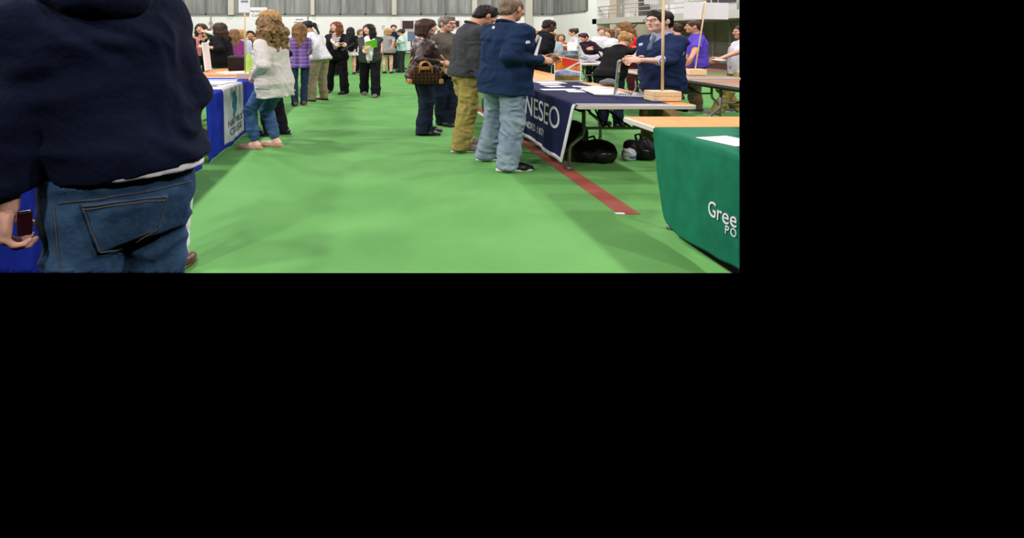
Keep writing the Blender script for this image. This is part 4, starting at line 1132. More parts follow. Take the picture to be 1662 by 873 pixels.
# the big man in the hoodie
hoodie = cloth('navy fleece', 14, 23, 44, vary=.16, bump=.35, bscale=26, vscale=7)
jean1 = denim('worn denim', (28, 54, 84), (72, 108, 140))
p1b = (-.96, 2.13, 0)
z_h, sl_h = .905, .13
p1 = person('person in a navy hooded sweatshirt and sagging jeans seen from behind, nearest the camera', p1b, H=1.86, face=45, S=1.42, girth=1.06, lean=2, side=-8, skin='light', h=.011,
    feet=[(-.885, 2.36, 0), (-.985, 2.0, 0)], hands=(at(215, 130, 2.60), at(8, 352, 1.90)), poles=((.25, -1, -.7), (-.9, -.7, -.1)), arms=1.10, curl=(30, 50), thumbs=(None, (.2, 1, .1)), head=(-10, 10, 0), sw=.147,
    hair=('short', 'dark brown', *BR), top=dict(mat=hoodie, ease=.036, hem=-.20, box=.8, arm=.068, cuff=.050, folds=.010, fz=11, name='hooded_sweatshirt', hemcut=lambda X, Y, Z: (z_h+sl_h*X-Z)+0*Y),
    bottom=dict(mat=jean1, r=(.098, .084, .075), waist=.0, sag=True, folds=.009, fz=16, name='jeans'), shoes=None, seed=3)
R_, pel, k1, nb1 = p1['R'], p1['pel'], p1['k'], p1['nb']
F = Field((-.30, -.40, 1.2), (.30, .25, 1.85), .010)
o_ = nb1+np.array([0, 0, -.005])
for a in range(15):
    t0, t1 = math.radians(190+160*a/15), math.radians(190+160*(a+1)/15)
    f_ = lambda t: o_+R_@np.array([.105*math.cos(t), .095*math.sin(t)-.01, .01-.035*abs(math.sin(t))])
    F.add(cone(f_(t0), f_(t1), .040, .040), .03)
F.add(ell(o_+R_@np.array([.0, -.105, -.035]), (.105, .055, .075)), .04)
F.warp_near(fold(.006, 2, 22)); v, q = F.mesh(); child_np(p1, 'hood', v, q, hoodie)
v, q = skin_of([(loft(pel, R_, [(-.20*k1, .196, .152, -.012), (-.04*k1, .200, .156, -.012), (.0*k1, .18, .14, 0)]), 0)], .011, cuts=[lambda X, Y, Z: (z_h-.008-.01*X-Z)+0*Y]); child_np(p1, 'undershirt', v, q, M_white)['label'] = 'white undershirt hem'

c = at(40, 362, 1.90); bm = BM(); bx(bm, (-.022, -.010, -.040), (.022, .010, .040), .006, rot=Matrix.Rotation(.5, 3, 'Z')); o = obj('phone', bm, mat('dark red plastic', C(44, 14, 20), rough=.3, spec=.5), smooth=False); o.location = c; tag(o, 'dark red phone held in the hanging hand of the hoodie man', 'phone')
behind = lambda px, Y, dx=0: Vector(((px-CX)/FPX*Y+dx, Y, 0))
trim_tree(p1['root'], right=False, bottom=True)
# back pocket and stitching on the jeans
M_thread = mat('tan thread', C(118, 104, 80), rough=.8)
jn = p1['bottom']
def safe(f, *a, **k):
    try: return f(*a, **k)
    except Exception as e: print('skipped', e)
safe(patch, 'back_pocket', jn, ((131, 331), (271, 315), (256, 372), (159, 411)), jean1, n=(22, 18), off=.002, thick=.006)
safe(seam, 'pocket_stitching', jn, ((134, 334), (268, 318.5), (254, 370), (203, 399), (161, 408), (134, 334)), M_thread, r=.0017, n=22, off=.011)
safe(seam, 'waistband_stitching', jn, ((96, 330), (170, 321), (250, 309), (312, 293)), M_thread, r=.0014, n=30, off=.004)
safe(seam, 'side_stitching', jn, ((88, 335), (92, 380), (98, 436)), M_thread, r=.0014, n=30, off=.003)
safe(seam, 'pocket_stitching', jn, ((135, 339), (267, 323.5)), M_thread, r=.0015, n=30, off=.011)
# ---- the boy, the man in blue, the woman in leather and the man behind her
sweater = cloth('charcoal marl sweater', 62, 64, 66, vary=.18, bump=.35, vscale=30)
khaki = cloth('olive khaki', 158, 142, 78, vary=.10, bump=.3)
boy = person('person in a charcoal grey sweater and khaki trousers, hand in pocket, looking down', G(752, 242), H=1.80, face=-78, lean=7, skin='warm',
    feet=[G(747, 247), G(752, 236)], hands=(at(781, 128, 6.78), at(778, 122, 7.4)), poles=((-.2, -1, -.3), (.3, -1, -.4)), curl=(40, 40), head=(-4, 26, 0), headfwd=.8, hip=(0, .04),
    hair=('short', 'near black', *BK), top=dict(mat=sweater, ease=.026, hem=-.055, box=.5, arm=.062, cuff=.040, folds=.007, name='sweater', collar=sweater),
    bottom=dict(mat=khaki, r=(.094, .078, .072), folds=.010, fz=34, waist=.0), shoes=dict(mat=SH_GY, sole=mat('pale sole', C(200, 196, 186)), laces=mat('pale laces', C(186, 180, 170))), seed=5)
blue = cloth('blue pullover', 25, 45, 74, vary=.14, bump=.35, vscale=8)
man = person('person in a dark blue pullover, light jeans and black trainers holding papers', G(823, 272), H=1.80, face=-62, girth=1.09, skin='warm', lean=2,
    feet=[G(823, 278), G(789, 260.5)], footyaw=(-22, -18), hands=(at(876, 97, 5.98), at(880, 94, 6.35)), poles=((.0, -.7, -1), (-.4, -1, -.4)), curl=(45, 40), head=(6, 10, 0), hip=(.02, .075),
    hair=('crop', 'grey brown', (96, 80, 62), (136, 118, 96)), top=dict(mat=blue, ease=.036, hem=-.16, box=.8, flare=.015, arm=.066, cuff=.043, folds=.009, fz=18, name='pullover', collar=blue, collar_r=.014),
    bottom=dict(mat=J_LT, r=(.100, .080, .078), folds=.009, fz=32, waist=.0, name='jeans'), shoes=dict(mat=SH_BK, sole=SOLE_W, laces=mat('pale laces', C(186, 180, 170)), h=.03), seed=8)
M_logo = mat('white logo', C(225, 228, 234), rough=.6)
safe(patch, 'sleeve_emblem', man['top'], ((854, 66.5), (859.5, 66.0), (860.5, 70.5), (853, 71.2)), M_logo, n=(6, 5), off=.001, thick=.002)
safe(patch, 'back_emblem', man['top'], ((799.5, 43), (803.5, 42.5), (802.5, 46.5), (799, 46.8)), M_logo, n=(5, 5), off=.001, thick=.002)
c = at(871, 82, 6.02); bm = BM()
pts = [at(877.5, 59, 5.98), at(879.5, 61, 5.98), at(871, 92.5, 5.92), at(866.5, 90, 5.92)]
a_ = [bm.verts.new(p) for p in pts]; b_ = [bm.verts.new(p+Vector((.05, .30, 0.02))) for p in pts]
for i in range(4): bm.faces.new((a_[i], a_[(i+1) % 4], b_[(i+1) % 4], b_[i]))
bm.faces.new(a_[::-1]); bm.faces.new(b_); bmesh.ops.recalc_face_normals(bm, faces=bm.faces[:])
tag(obj('brochure', bm, M_paper, smooth=False), 'white brochure held upright by the man in the blue pullover', 'brochure')
leather = mat('brown leather', C(46, 33, 30), rough=.48, spec=.4, col2=C(66, 50, 45), vscale=14, bump=.15, bscale=22)
lady = person('person in a dark brown leather jacket carrying a patterned handbag on the forearm', G(683, 218), H=1.60, face=-80, fem=True, girth=1.16, skin='light',
    feet=[G(686, 219.5), G(690, 214)], footyaw=(-14, -10), hands=(at(718, 102, 7.85), at(716, 106, 8.4)), poles=((.2, -1, -.5), (-.3, -1, -.4)), curl=(40, 40), head=(-22, 2, 0),
    hair=('bob', 'dark chestnut', (44, 30, 26), (76, 50, 42)), top=dict(mat=leather, ease=.030, hem=-.135, box=.5, flare=.02, arm=.056, cuff=.036, folds=.011, fz=30, name='leather_jacket', collar=leather, collar_r=.020),
    bottom=dict(mat=J_DK, r=(.094, .072, .080), folds=.006), shoes=dict(kind='dress', mat=SH_BK, sole=SH_BK), seed=11)
# the handbag
bc = at(690, 121, 7.62); bag = empty('handbag', (bc.x, bc.y, bc.z-.10), math.radians(4)); tag(bag, 'brown patterned handbag with tan leather handles hanging from a forearm', 'handbag')
F = Field((-.24, -.12, -.06), (.24, .12, .28), .010)
F.add(cone((-.13, 0, .05), (.13, 0, .05), .085, .085, ((0, 1, 0), 1.5)), 0); F.add(cone((-.10, 0, .15), (.10, 0, .15), .060, .060, ((0, 1, 0), 1.7)), .06)
F.cut(lambda X, Y, Z: -.028-Z+0*X+0*Y); v, q = F.mesh(); v[:, 0] *= 1.05
obj('bag_body', np_mesh('bag', v, q), striped('monogram canvas', [(50, 34, 26), (70, 48, 34), (42, 30, 24), (112, 82, 52)], 0, 20, [(50, 34, 26), (40, 28, 22), (88, 62, 42)], 2, 24), bag)
M_tan = mat('tan leather', C(196, 140, 82), rough=.45)
for s in (-1, 1):
    bm = BM(); tube(bm, [(-.085, s*.055, .12), (-.08, s*.07, .20), (-.045, s*.05, .255), (0, s*.04, .27), (.045, s*.05, .255), (.08, s*.07, .20), (.085, s*.055, .12)], .0095, n=8); obj('handle', bm, M_tan, bag)
    bm = BM(); bx(bm, (s*.205-.03, -.062, -.02), (s*.205+.03, .062, .045), .014); obj('corner_patch', bm, M_tan, bag)
bm = BM(); bx(bm, (-.09, -.070, .165), (.06, -.050, .205), .006); obj('flap', bm, M_tan, bag)
bm = BM(); tube(bm, [(-.20, -.02, .12), (-.235, -.05, .2), (-.21, -.06, .29), (-.17, -.04, .33)], .007, n=6); tube(bm, [(.20, -.02, .12), (.25, -.05, .20), (.25, -.05, .30), (.20, -.03, .36)], .007, n=6); obj('strap', bm, M_tan, bag)
shirtg = cloth('olive grey shirt', 96, 92, 82, bump=.3)
dad = person('person with grey hair and glasses in an olive grey shirt behind the leather jacket', G(722, 204), H=1.67, face=-150, skin='light', girth=1.08,
    feet=[G(716, 203.5), G(729, 204.5)], footyaw=(10, 40), hands=(at(722, 112, 8.6), at(735, 110, 8.75)), curl=(30, 30), head=(8, 4, 0), hair=('short', 'grey', *GR),
    top=dict(mat=shirtg, ease=.024, hem=-.10, box=.6, sleeve='elbow', folds=.007, name='shirt', collar=shirtg, collar_gap=60, collar_r=.016), bottom=dict(mat=J_DK, r=(.092, .074, .066), name='jeans'), shoes=dict(mat=SH_BK, sole=SH_BK), seed=13)
M_gl = mat('black frame', C(18, 18, 20), rough=.3)
glasses(dad, M_gl)
# ---- the cardigan woman and those near the left tables
knit = mat('oatmeal knit', C(216, 212, 202), rough=.95, vary=.07, vscale=30, bump=.5, bscale=70)
card = person('person in a long oatmeal knit cardigan, cuffed jeans and nude flats seen from behind', G(440, 239), H=1.66, face=62, fem=True, girth=1.06, lean=3, skin='fair',
    feet=[G(448, 238), G(414, 242)], footyaw=(8, 14), hands=(at(425, 112, 7.6), at(411, 123, 7.0)), poles=((.3, -1, -.4), (-.6, -1, -.5)), curl=(30, 30), head=(0, 6, 0), hip=(.02, -.07), drop=.035, kneepole=((.1, 1, 0), (-.15, 1, 0)),
    hair=('curly', 'curly light brown', (92, 70, 40), (150, 120, 74)), top=dict(mat=knit, ease=.030, hem=-.21, box=.75, flare=.008, arm=.056, cuff=.040, folds=.007, fz=14, name='cardigan'),
    bottom=dict(mat=J_MD, r=(.088, .062, .050), crop=.055, folds=.007, fz=34, name='jeans'), shoes=dict(kind='flat', mat=mat('nude leather', C(206, 158, 132), rough=.5), h=.010), seed=17)
safe(patch, 'pocket', card['top'], ((417, 128), (436, 127), (437, 145), (415, 144)), knit, n=(10, 10), off=.002, thick=.006)
dk = person('person in black trousers and black boots, mostly hidden behind the oatmeal cardigan', G(432, 220), H=1.73, face=86, fem=True, skin='fair',
    feet=[G(460, 218), G(436, 221)], hands=(at(447, 112, 8.1), at(440, 112, 8.0)), hair=('long', 'blonde', *BL), head=(12, 4, 0), hip=(-.02, .04),
    top=dict(mat=K_, ease=.015, hem=-.12, name='blouse'), bottom=dict(mat=K_, r=(.082, .060, .056)), shoes=dict(kind='dress', mat=SH_BK, sole=SH_BK), seed=19)
plaid = striped('purple plaid', [(126, 96, 170), (84, 62, 120), (146, 120, 190), (76, 56, 90)], 2, 7, [(130, 104, 176), (84, 66, 112), (150, 126, 184)], 0, 5)
plw = person('person in a purple plaid shirt and dark jeans with long light brown hair', G(489, 171), H=1.60, face=14, fem=True, girth=.86, sw=.128, skin='light',
    feet=[G(493, 170.5), G(479, 172)], hands=(at(495, 92, 11.8), at(484, 92, 11.8)), hair=('half', 'light brown', *LB), top=dict(mat=plaid, ease=.020, hem=-.11, box=.5, name='plaid_shirt'),
    bottom=dict(mat=denim('navy denim', (28, 40, 62), (48, 64, 92)), r=(.086, .062, .056), name='jeans'), shoes=dict(mat=SH_BR, sole=SH_BR), seed=23)
whj = person('person in a white jacket and khaki trousers leaning left with a black ponytail', G(515, 163), H=1.71, face=58, fem=True, girth=1.12, lean=17, skin='tan',
    feet=[G(526, 162), G(506, 164.3)], hands=(at(499, 94, 11.4), at(501, 92, 11.2)), poles=((.4, -1, -.4), (-.6, -.8, -.5)), head=(6, 22, 0), hair=('pony', 'black', *BK), hip=(.0, -.03),
    top=dict(mat=cloth('white fleece', 222, 224, 226, bump=.3), ease=.026, hem=-.06, box=.55, folds=.007, name='jacket'), bottom=dict(mat=cloth('grey khaki', 150, 138, 112), r=(.090, .070, .062)), shoes=dict(kind='flat', mat=SH_BK), seed=29)
stripe = striped('striped tee', [(220, 220, 220), (40, 40, 46)], 2, 26)
suit = person('person in a black suit and striped top holding a dark folder, walking', G(548, 151.5), H=1.69, face=172, fem=True, girth=1.15, skin='fair',
    feet=[G(534, 150), G(560, 152.5)], footyaw=(0, -25), hands=(at(552, 79, 12.7), at(561, 76, 12.7)), poles=((.8, -1, -.4), (-.8, -1, -.4)), curl=(40, 40), head=(-30, -4, 0), hair=('long', 'auburn', *AU),
    top=dict(mat=K_, ease=.020, hem=-.12, box=.4, flare=.01, open=.17, open_w=(.085, .03), under=stripe, under_name='striped_top', name='blazer', folds=.006), bottom=dict(mat=K_, r=(.094, .072, .074)), shoes=dict(kind='dress', mat=SH_BK, sole=SH_BK), seed=31)
def folder(name, pts, th, m, label, cat='folder'):
    bm = BM(); a = [bm.verts.new(p) for p in pts]; b = [bm.verts.new(p+Vector((0, th, 0))) for p in pts]; n = len(a)
    bm.faces.new(a); bm.faces.new(b[::-1])
    for i in range(n): bm.faces.new((a[i], b[i], b[(i+1) % n], a[(i+1) % n]))
    bmesh.ops.recalc_face_normals(bm, faces=bm.faces[:]); o = obj(name, bm, m, smooth=False); tag(o, label, cat); return o
folder('folder', [at(553, 80.5, 12.45), at(575, 68, 12.5), at(576, 71, 12.5), at(556, 83, 12.45)], .05, mat('charcoal folder', C(44, 44, 48), rough=.5), 'dark slim folder carried by the woman in the black suit')
blazer = cloth('green grey blazer', 62, 66, 60, bump=.3)
grn_w = person('person in a dark green grey blazer and black trousers hugging a bright green folder', G(600, 155.5), H=1.64, face=176, fem=True, girth=1.18, skin='fair',
    feet=[G(591, 153), G(610, 157.5)], footyaw=(8, -8), hands=(at(590, 81, 12.55), at(598, 77, 12.5)), poles=((.9, -.8, -.4), (-.9, -.8, -.4)), curl=(40, 45), head=(-34, 0, 0), hair=('long', 'black', *BK),
    top=dict(mat=blazer, ease=.022, hem=-.10, box=.4, open=-.10, open_w=(.10, .035), under=M_white, name='blazer', folds=.006), bottom=dict(mat=K_, r=(.096, .074, .076)), shoes=dict(mat=SH_GY, sole=SH_GY), seed=37)
folder('folder', [at(592.5, 68, 12.52), at(611.5, 63.5, 12.55), at(612.5, 76.5, 12.6), at(595, 77, 12.55)], .04, mat('lime folder', C(96, 190, 30), rough=.5), 'bright green folder held against the blazer')
# ---- people further down the aisle
def far(label, b, H, face, hair, topm, botm, **k):
    d = dict(skin='light', top=dict(mat=topm, ease=.018, hem=-.09, box=.5), bottom=dict(mat=botm), shoes=dict(kind='dress', mat=SH_BK, sole=SH_BK)); d.update(k)
    return person(label, b, H=H, face=face, hair=hair, **d)
cs = lambda n, *c: cloth(n, *c)
far('person with long dark hair in a white skirt between the suit and the blazer', G(569, 120.5), 1.62, 10, ('long', 'black', *BK), K_, cs('white skirt', 210, 210, 214), fem=True, bottom=dict(mat=cs('white skirt', 210, 210, 214), kind='skirt', length=.22), hands=(at(577, 80, 19.8), at(563, 80, 19.8)), seed=41)
far('person with blonde hair in a grey dress with black hem, bare legs', G(629, 119), 1.58, -20, ('bob', 'blonde', *BL), cs('grey dress cloth', 150, 148, 148), K_, fem=True, girth=1.1, top=dict(mat=cs('grey dress cloth', 150, 148, 148), ease=.02, hem=-.12, box=.3, flare=.05, sleeve='short'), bottom=dict(mat=K_, kind='skirt', length=.18, flare=.04), hands=(at(636, 76, 20.2), at(620, 84, 20.4)), seed=43)
far('person with dark hair in a navy jacket facing the aisle beside the teal shirt', G(639, 114.5), 1.74, 178, ('short', 'dark brown', *BR), NV, NV, hands=(at(633, 84, 21), at(646, 84, 21)), seed=47)
far('person in a pale teal shirt and dark trousers with crossed forearms', G(652, 117.5), 1.56, 68, ('bun', 'brown', *BR), cs('pale teal', 176, 222, 214), cs('charcoal trouser', 52, 56, 56), fem=True, girth=1.12, top=dict(mat=cs('pale teal', 176, 222, 214), ease=.018, hem=-.05, sleeve='short'), hands=(at(641, 74, 20.8), at(641, 70, 20.6)), seed=53)
far('person in a tan top between the grey dress and the teal shirt', G(644.5, 112), 1.50, 40, ('half', 'light brown', *LB), cs('tan top', 150, 112, 84), K_, fem=True, seed=59)
far('person with brown hair just behind the black suit shoulder', G(541, 122), 1.55, 160, ('long', 'dark brown', *BR), K_, K_, fem=True, seed=61)
far('person with fair hair in a white shirt half hidden by the blazer shoulder', G(585, 118), 1.56, 200, ('bob', 'light brown', *LB), cs('white shirt', 226, 226, 226), K_, fem=True, seed=67)
# ---- left behind the tables
far('person with long dark hair in a black cardigan, face towards the camera beside the hoodie', behind(327, 13.4, 0), 1.63, 178, ('half', 'dark brown', *BR), K_, K_, fem=True, top=dict(mat=K_, ease=.016, hem=-.1, open=.05, open_w=(.07, .03), under=cs('pink top', 206, 120, 120), name='cardigan'), hands=(at(330, 66, 13.0), at(324, 66, 13.0)), seed=71)
far('person in a black top and pale trousers with long dark hair facing left', behind(358, 11.9, 0), 1.62, 78, ('half', 'dark brown', *BR), K_, cs('pale trouser', 196, 192, 180), fem=True, girth=1.4, sw=.175, top=dict(mat=K_, ease=.03, hem=-.14, box=.8, flare=.03, sleeve='elbow', arm=.06), bottom=dict(mat=cs('pale trouser', 196, 192, 180), r=(.10, .08, .075)), hands=(at(336, 78, 12.2), at(333, 76, 11.5)), poles=((.4, -1, -.4), (-.4, -1, -.6)), skin='light', seed=73)
far('person in a white jacket raising an arm behind the woman in black', behind(343, 12.9, 0), 1.50, 100, ('bob', 'dark brown', *BR), cs('white shirt', 226, 226, 226), K_, fem=True, hands=(at(346, 48, 12.7), at(336, 52, 12.7)), seed=79)
far('person in a magenta top with long brown hair behind the woman in black', behind(380, 13.9, 0), 1.50, 30, ('half', 'light brown', *LB), cs('magenta top', 140, 60, 130), NV, fem=True, seed=83)
far('person with blonde hair in a white shirt beside the sign pole', behind(392, 14.6, 0), 1.50, 20, ('bob', 'blonde', *BL), cs('pale blue shirt', 206, 212, 226), NV, fem=True, seed=89)
far('person with dark hair in a red plaid shirt by the sign pole', behind(406.5, 15.8, 0), 1.47, 190, ('short', 'black', *BK), striped('red plaid', [(150, 60, 70), (60, 50, 70)], 2, 9, [(190, 120, 120), (70, 50, 70)], 0, 8), NV, skin='tan', hands=(at(411, 66, 15.4), at(402, 68, 15.4)), seed=97)
far('person in a pale green patterned top near the cardigan sleeve', behind(416.5, 16.6, 0), 1.40, 120, ('short', 'dark brown', *BR), cs('pale green top', 176, 190, 150), NV, seed=101)
# ---- right side
far('person with short black hair in a black jacket leaning over the far table', behind(876, 11.6, 0), 1.70, -80, ('crop', 'black', *BK), cs('black jacket', 22, 24, 30), K_, skin='dark', lean=8, girth=1.05, headfwd=.3, head=(0, 14, 0), top=dict(mat=cs('black jacket', 22, 24, 30), ease=.03, hem=-.12, box=.7, folds=.008), hands=(at(897, 95, 11.4), at(899, 97, 11.8)), seed=103)
far('person with a dark bun in a light grey sweater facing left', behind(932, 17.2, 0), 1.55, 82, ('bun', 'dark brown', *BR), cs('light grey sweater', 196, 196, 200), NV, fem=True, girth=1.1, hands=(at(918, 76, 17.1), at(918, 74, 16.9)), seed=107)
far('person in an orange shirt left of the light grey sweater', behind(910, 17.6, 0), 1.38, 170, ('bob', 'light brown', *LB), cs('orange shirt', 226, 110, 60), NV, fem=True, seed=109)
far('person in an orange vest behind the dark jacketed man', behind(904, 19.0, 0), 1.36, 185, ('short', 'light brown', *LB), cs('orange vest', 232, 132, 70), NV, seed=113)
far('person in a pale blue grey shirt just right of the dark jacket', behind(896.5, 16.0, 0), 1.42, 150, ('short', 'light brown', *LB), cs('blue grey shirt', 160, 176, 186), NV, seed=127)
far('person in a maroon knit cap and dark coat bending over papers', behind(963, 15.4, 0), 1.48, 120, ('short', 'maroon cap', (58, 22, 34), (74, 30, 44)), cs('dark plum coat', 44, 28, 40), K_, lean=24, head=(0, 30, 0), hands=(at(957, 78, 14.8), at(962, 80, 14.8)), fem=True, seed=131)
far('person with short fair hair in a white shirt behind the maroon cap', behind(976, 17.5, 0), 1.58, 165, ('short', 'light brown', *LB), cs('white shirt', 226, 226, 226), NV, skin='fair', seed=137)
far('person with auburn hair in a pale shirt behind the bending woman', behind(990, 16.5, 0), 1.52, 120, ('bob', 'auburn', *AU), cs('white shirt', 226, 226, 226), NV, fem=True, skin='fair', seed=139)
far('person in a black tee shirt with tied blonde hair bending over the table', behind(990, 8.75, 0), 1.50, -52, ('bun', 'blonde', *BL), cs('black tee cloth', 24, 24, 24), NV, fem=True, girth=1.12, lean=30, head=(-10, 18, 0), headfwd=.3, hs=.92, top=dict(mat=cs('black tee cloth', 24, 24, 24), ease=.022, hem=-.10, box=.5, sleeve='short', name='tee_shirt'), hands=(at(1024, 98, 8.3), at(1022, 97, 9.0)), poles=((.6, -1, -.3), (-.4, -1, -.3)), seed=149)
far('person in a bright red sweater behind the tie wearing man', behind(1030, 12.0, 0), 1.66, 60, ('half', 'light brown', *LB), cs('red sweater', 222, 40, 34), cs('maroon trouser', 70, 26, 36), fem=True, girth=1.2, lean=10, top=dict(mat=cs('red sweater', 222, 40, 34), ease=.03, hem=-.05, box=.6, folds=.007), hands=(at(1027, 79, 11.6), at(1024, 82, 11.8)), head=(20, 14, 0), seed=151)
far('person with dark hair in a red shirt between the tie and the purple polo', behind(1098, 12.4, 0), 1.62, 30, ('short', 'dark brown', *BR), cs('dark red shirt', 190, 40, 44), NV, girth=1.1, seed=157)
polo = cloth('purple polo cloth', 92, 72, 190, vary=.08, bump=.25)
far('person in a purple polo shirt with crossed arms facing left', G(1130, 179), 1.64, 70, ('crop', 'dark brown', *BR), polo, J_DK, skin='tan', girth=1.12, hands=(at(1112, 104, 10.4), at(1120, 98, 10.0)), poles=((.3, -1, -.8), (-.5, -1, -.9)), top=dict(mat=polo, ease=.020, hem=-.08, box=.5, sleeve='short', name='polo_shirt', collar=polo, collar_gap=40, collar_r=.013), bottom=dict(mat=cs('brown trouser', 92, 78, 58), r=(.092, .072, .066)), shoes=dict(mat=SH_GY, sole=SH_GY), seed=163)
tie = far('person with black glasses in a navy jumper, collar and tie, standing behind the laptop', behind(1074, 6.75, 0), 1.655, 112, ('short', 'near black', *BK), cs('navy jumper cloth', 32, 46, 80), cs('khaki chino', 150, 130, 82), skin='fair', girth=1.05, hs=1.08,
    top=dict(mat=cs('navy jumper cloth', 32, 46, 80), ease=.028, hem=-.135, box=.7, sleeve='elbow', arm=.066, folds=.007, name='jumper', open=.44, open_w=(.075, .012), under=cs('blue grey shirt cloth', 150, 158, 186), collar=cs('blue grey shirt cloth', 150, 158, 186), collar_gap=70, collar_r=.019),
    bottom=dict(mat=cs('khaki chino', 150, 130, 82), r=(.096, .076, .07), waist=.02), hands=(at(1034, 98, 6.75), at(1040, 97.5, 6.35)), poles=((.5, -1, -.8), (-.5, -1, -1.1)), curl=(30, 35), head=(-2, 0, 0), shoes=dict(mat=SH_BK, sole=SH_BK), seed=167)
glasses(tie, M_gl)
pel, R_, k1 = tie['pel'], tie['R'], tie['k']
T_ = lambda x, y, z: tuple(pel+R_@(np.array([x, y, z])*k1))
bm = BM(); tube(bm, [T_(0, .088, .535), T_(0, .118, .47), T_(0, .142, .40), T_(0, .15, .36)], [.016*k1, .020*k1, .026*k1, .026*k1], n=8, flat=(Vector((0, 1, 0)), .45)); child_bm(tie, 'tie', bm, cs('grey tie', 92, 104, 118))
striped_cuff = striped('striped cuff', [(226, 228, 236), (120, 130, 170)], 0, 34)
for i in (0, 1):
    e_, w_ = tie['el'][i], tie['wr'][i]; a = e_+(w_-e_)*.03; b = e_+(w_-e_)*.24
    v, q = skin_of([(cone(a, b, .064*k1, .060*k1), 0)], .009, folds=fold(.003, 3)); child_np(tie, 'rolled_cuff', v, q, striped_cuff)
wman = far('person in a white tee shirt and khaki trousers reaching left at the right edge', G(1190, 186), 1.63, 84, ('crop', 'near black', *BK), cs('white tee', 226, 226, 228), khaki, skin='warm', girth=1.05, lean=-4,
    top=dict(mat=cs('white tee', 226, 226, 228), ease=.024, hem=-.10, box=.6, sleeve='short', name='tee_shirt'), bottom=dict(mat=khaki, r=(.094, .076, .072), folds=.010), feet=[G(1198, 182), G(1163, 186)], hands=(at(1192, 104, 10.3), at(1163, 98, 9.8)), poles=((.4, -1, -.4), (-.2, -1, -.6)), hip=(0, -.16), shoes=dict(mat=SH_GY, sole=SOLE_W), seed=173)
trim_tree(wman['root'])
sheet(at(1163, 98, 9.75).x+.02, 9.75, .22, .14, .3, 'crumpled white paper in the hand of the white tee shirt man', z=at(1163, 99, 9.75).z, curl=.06)
# ---- the one hidden beyond the hoodie
hid = person('person in white trousers and a brown shoe, almost wholly hidden by the hoodie man', (-1.25, 3.42, 0), H=1.50, face=-12, skin='light', h=.013, girth=.9, feet=[(-1.148, 3.41, 0), (-1.36, 3.44, 0)], hands=(at(235, 150, 3.6), at(200, 150, 3.6)), hair=('short', 'dark brown', *BR), top=dict(mat=NV, ease=.012, hem=-.08), bottom=dict(mat=M_white, r=(.088, .070, .062)), shoes=dict(kind='dress', mat=SH_BR, sole=SH_BR), seed=179)
trim_tree(hid['root'], right=False, bottom=True)
# ------------------------------------------------------------------ bags and small things
def soft_bag(label, x, y, lx, ly, hz, rz, m, z=0, lo=.3):
    r = empty('backpack', (x, y, z), rz); tag(r, label, 'backpack')
    F = Field((-lx, -ly, 0), (lx, ly, hz+.05), .013)
    F.add(cone((-lx*.55, 0, hz*.45), (lx*.5, 0, hz*.42), hz*.46, hz*.50, ((0, 1, 0), max(1.0, hz*.5/ly))), 0); F.add(ell((lx*.2, 0, hz*.62), (lx*.5, ly*.7, hz*.36)), .06)
    F.warp(fold(.010, x, 16)); F.cut(lambda X, Y, Z: .004-Z+0*X+0*Y); v, q = F.mesh(); obj('bag_body', np_mesh('bag', v, q), m, r)
    v, q = skin_of([(ell((lx*.25, -ly*.75, hz*.35), (lx*.42, ly*.32, hz*.28)), 0)], .012, folds=fold(.006, 1, 20)); obj('front_pocket', np_mesh('pocket', v, q), m, r)
    bm = BM(); tube(bm, [(-lx*.3, 0, hz*.9), (-lx*.38, -.02, hz*1.12), (-lx*.1, -.03, hz*1.2), (lx*.05, 0, hz*.95)], .012, n=7); obj('strap', bm, m, r)
    bm = BM(); tube(bm, [(lx*.05, -ly*1.03, hz*.5), (lx*.48, -ly*1.0, hz*.48)], .004, n=5); obj('zip', bm, M_alu, r)
    return r
M_nylon = mat('black nylon', C(18, 18, 20), rough=.6, bump=.3, bscale=20)
g = ground(974, 268); soft_bag('black backpack lying under the navy clothed table', g.x, g.y+.15, .24, .15, .24, .05, M_nylon)
g = ground(940, 246); soft_bag('black bag further under the navy clothed table', g.x+.05, g.y+.45, .20, .14, .30, .4, M_nylon)
g = ground(1045, 262); soft_bag('black bag beside the white carrier bag under the table', g.x+.02, g.y+.12, .15, .11, .24, -.3, M_nylon)
g = ground(1025, 262); r = empty('carrier_bag', (g.x, g.y+.06, 0), .2); tag(r, 'white carrier bag with blue print beside the black backpack', 'bag')
F = Field((-.11, -.08, 0), (.11, .08, .2), .009); F.add(ell((0, 0, .055), (.085, .06, .085)), 0); F.warp(fold(.010, 4, 40)); F.cut(lambda X, Y, Z: .003-Z+0*X+0*Y); v, q = F.mesh(); ob = obj('bag_body', np_mesh('bag', v, q), mat('white plastic', C(186, 190, 194), rough=.4), r)
v, q = skin_of([(ell((.01, -.046, .045), (.045, .018, .022)), 0)], .006); obj('blue_print', np_mesh('print', v, q), mat('blue print', C(70, 100, 150), rough=.5), r)
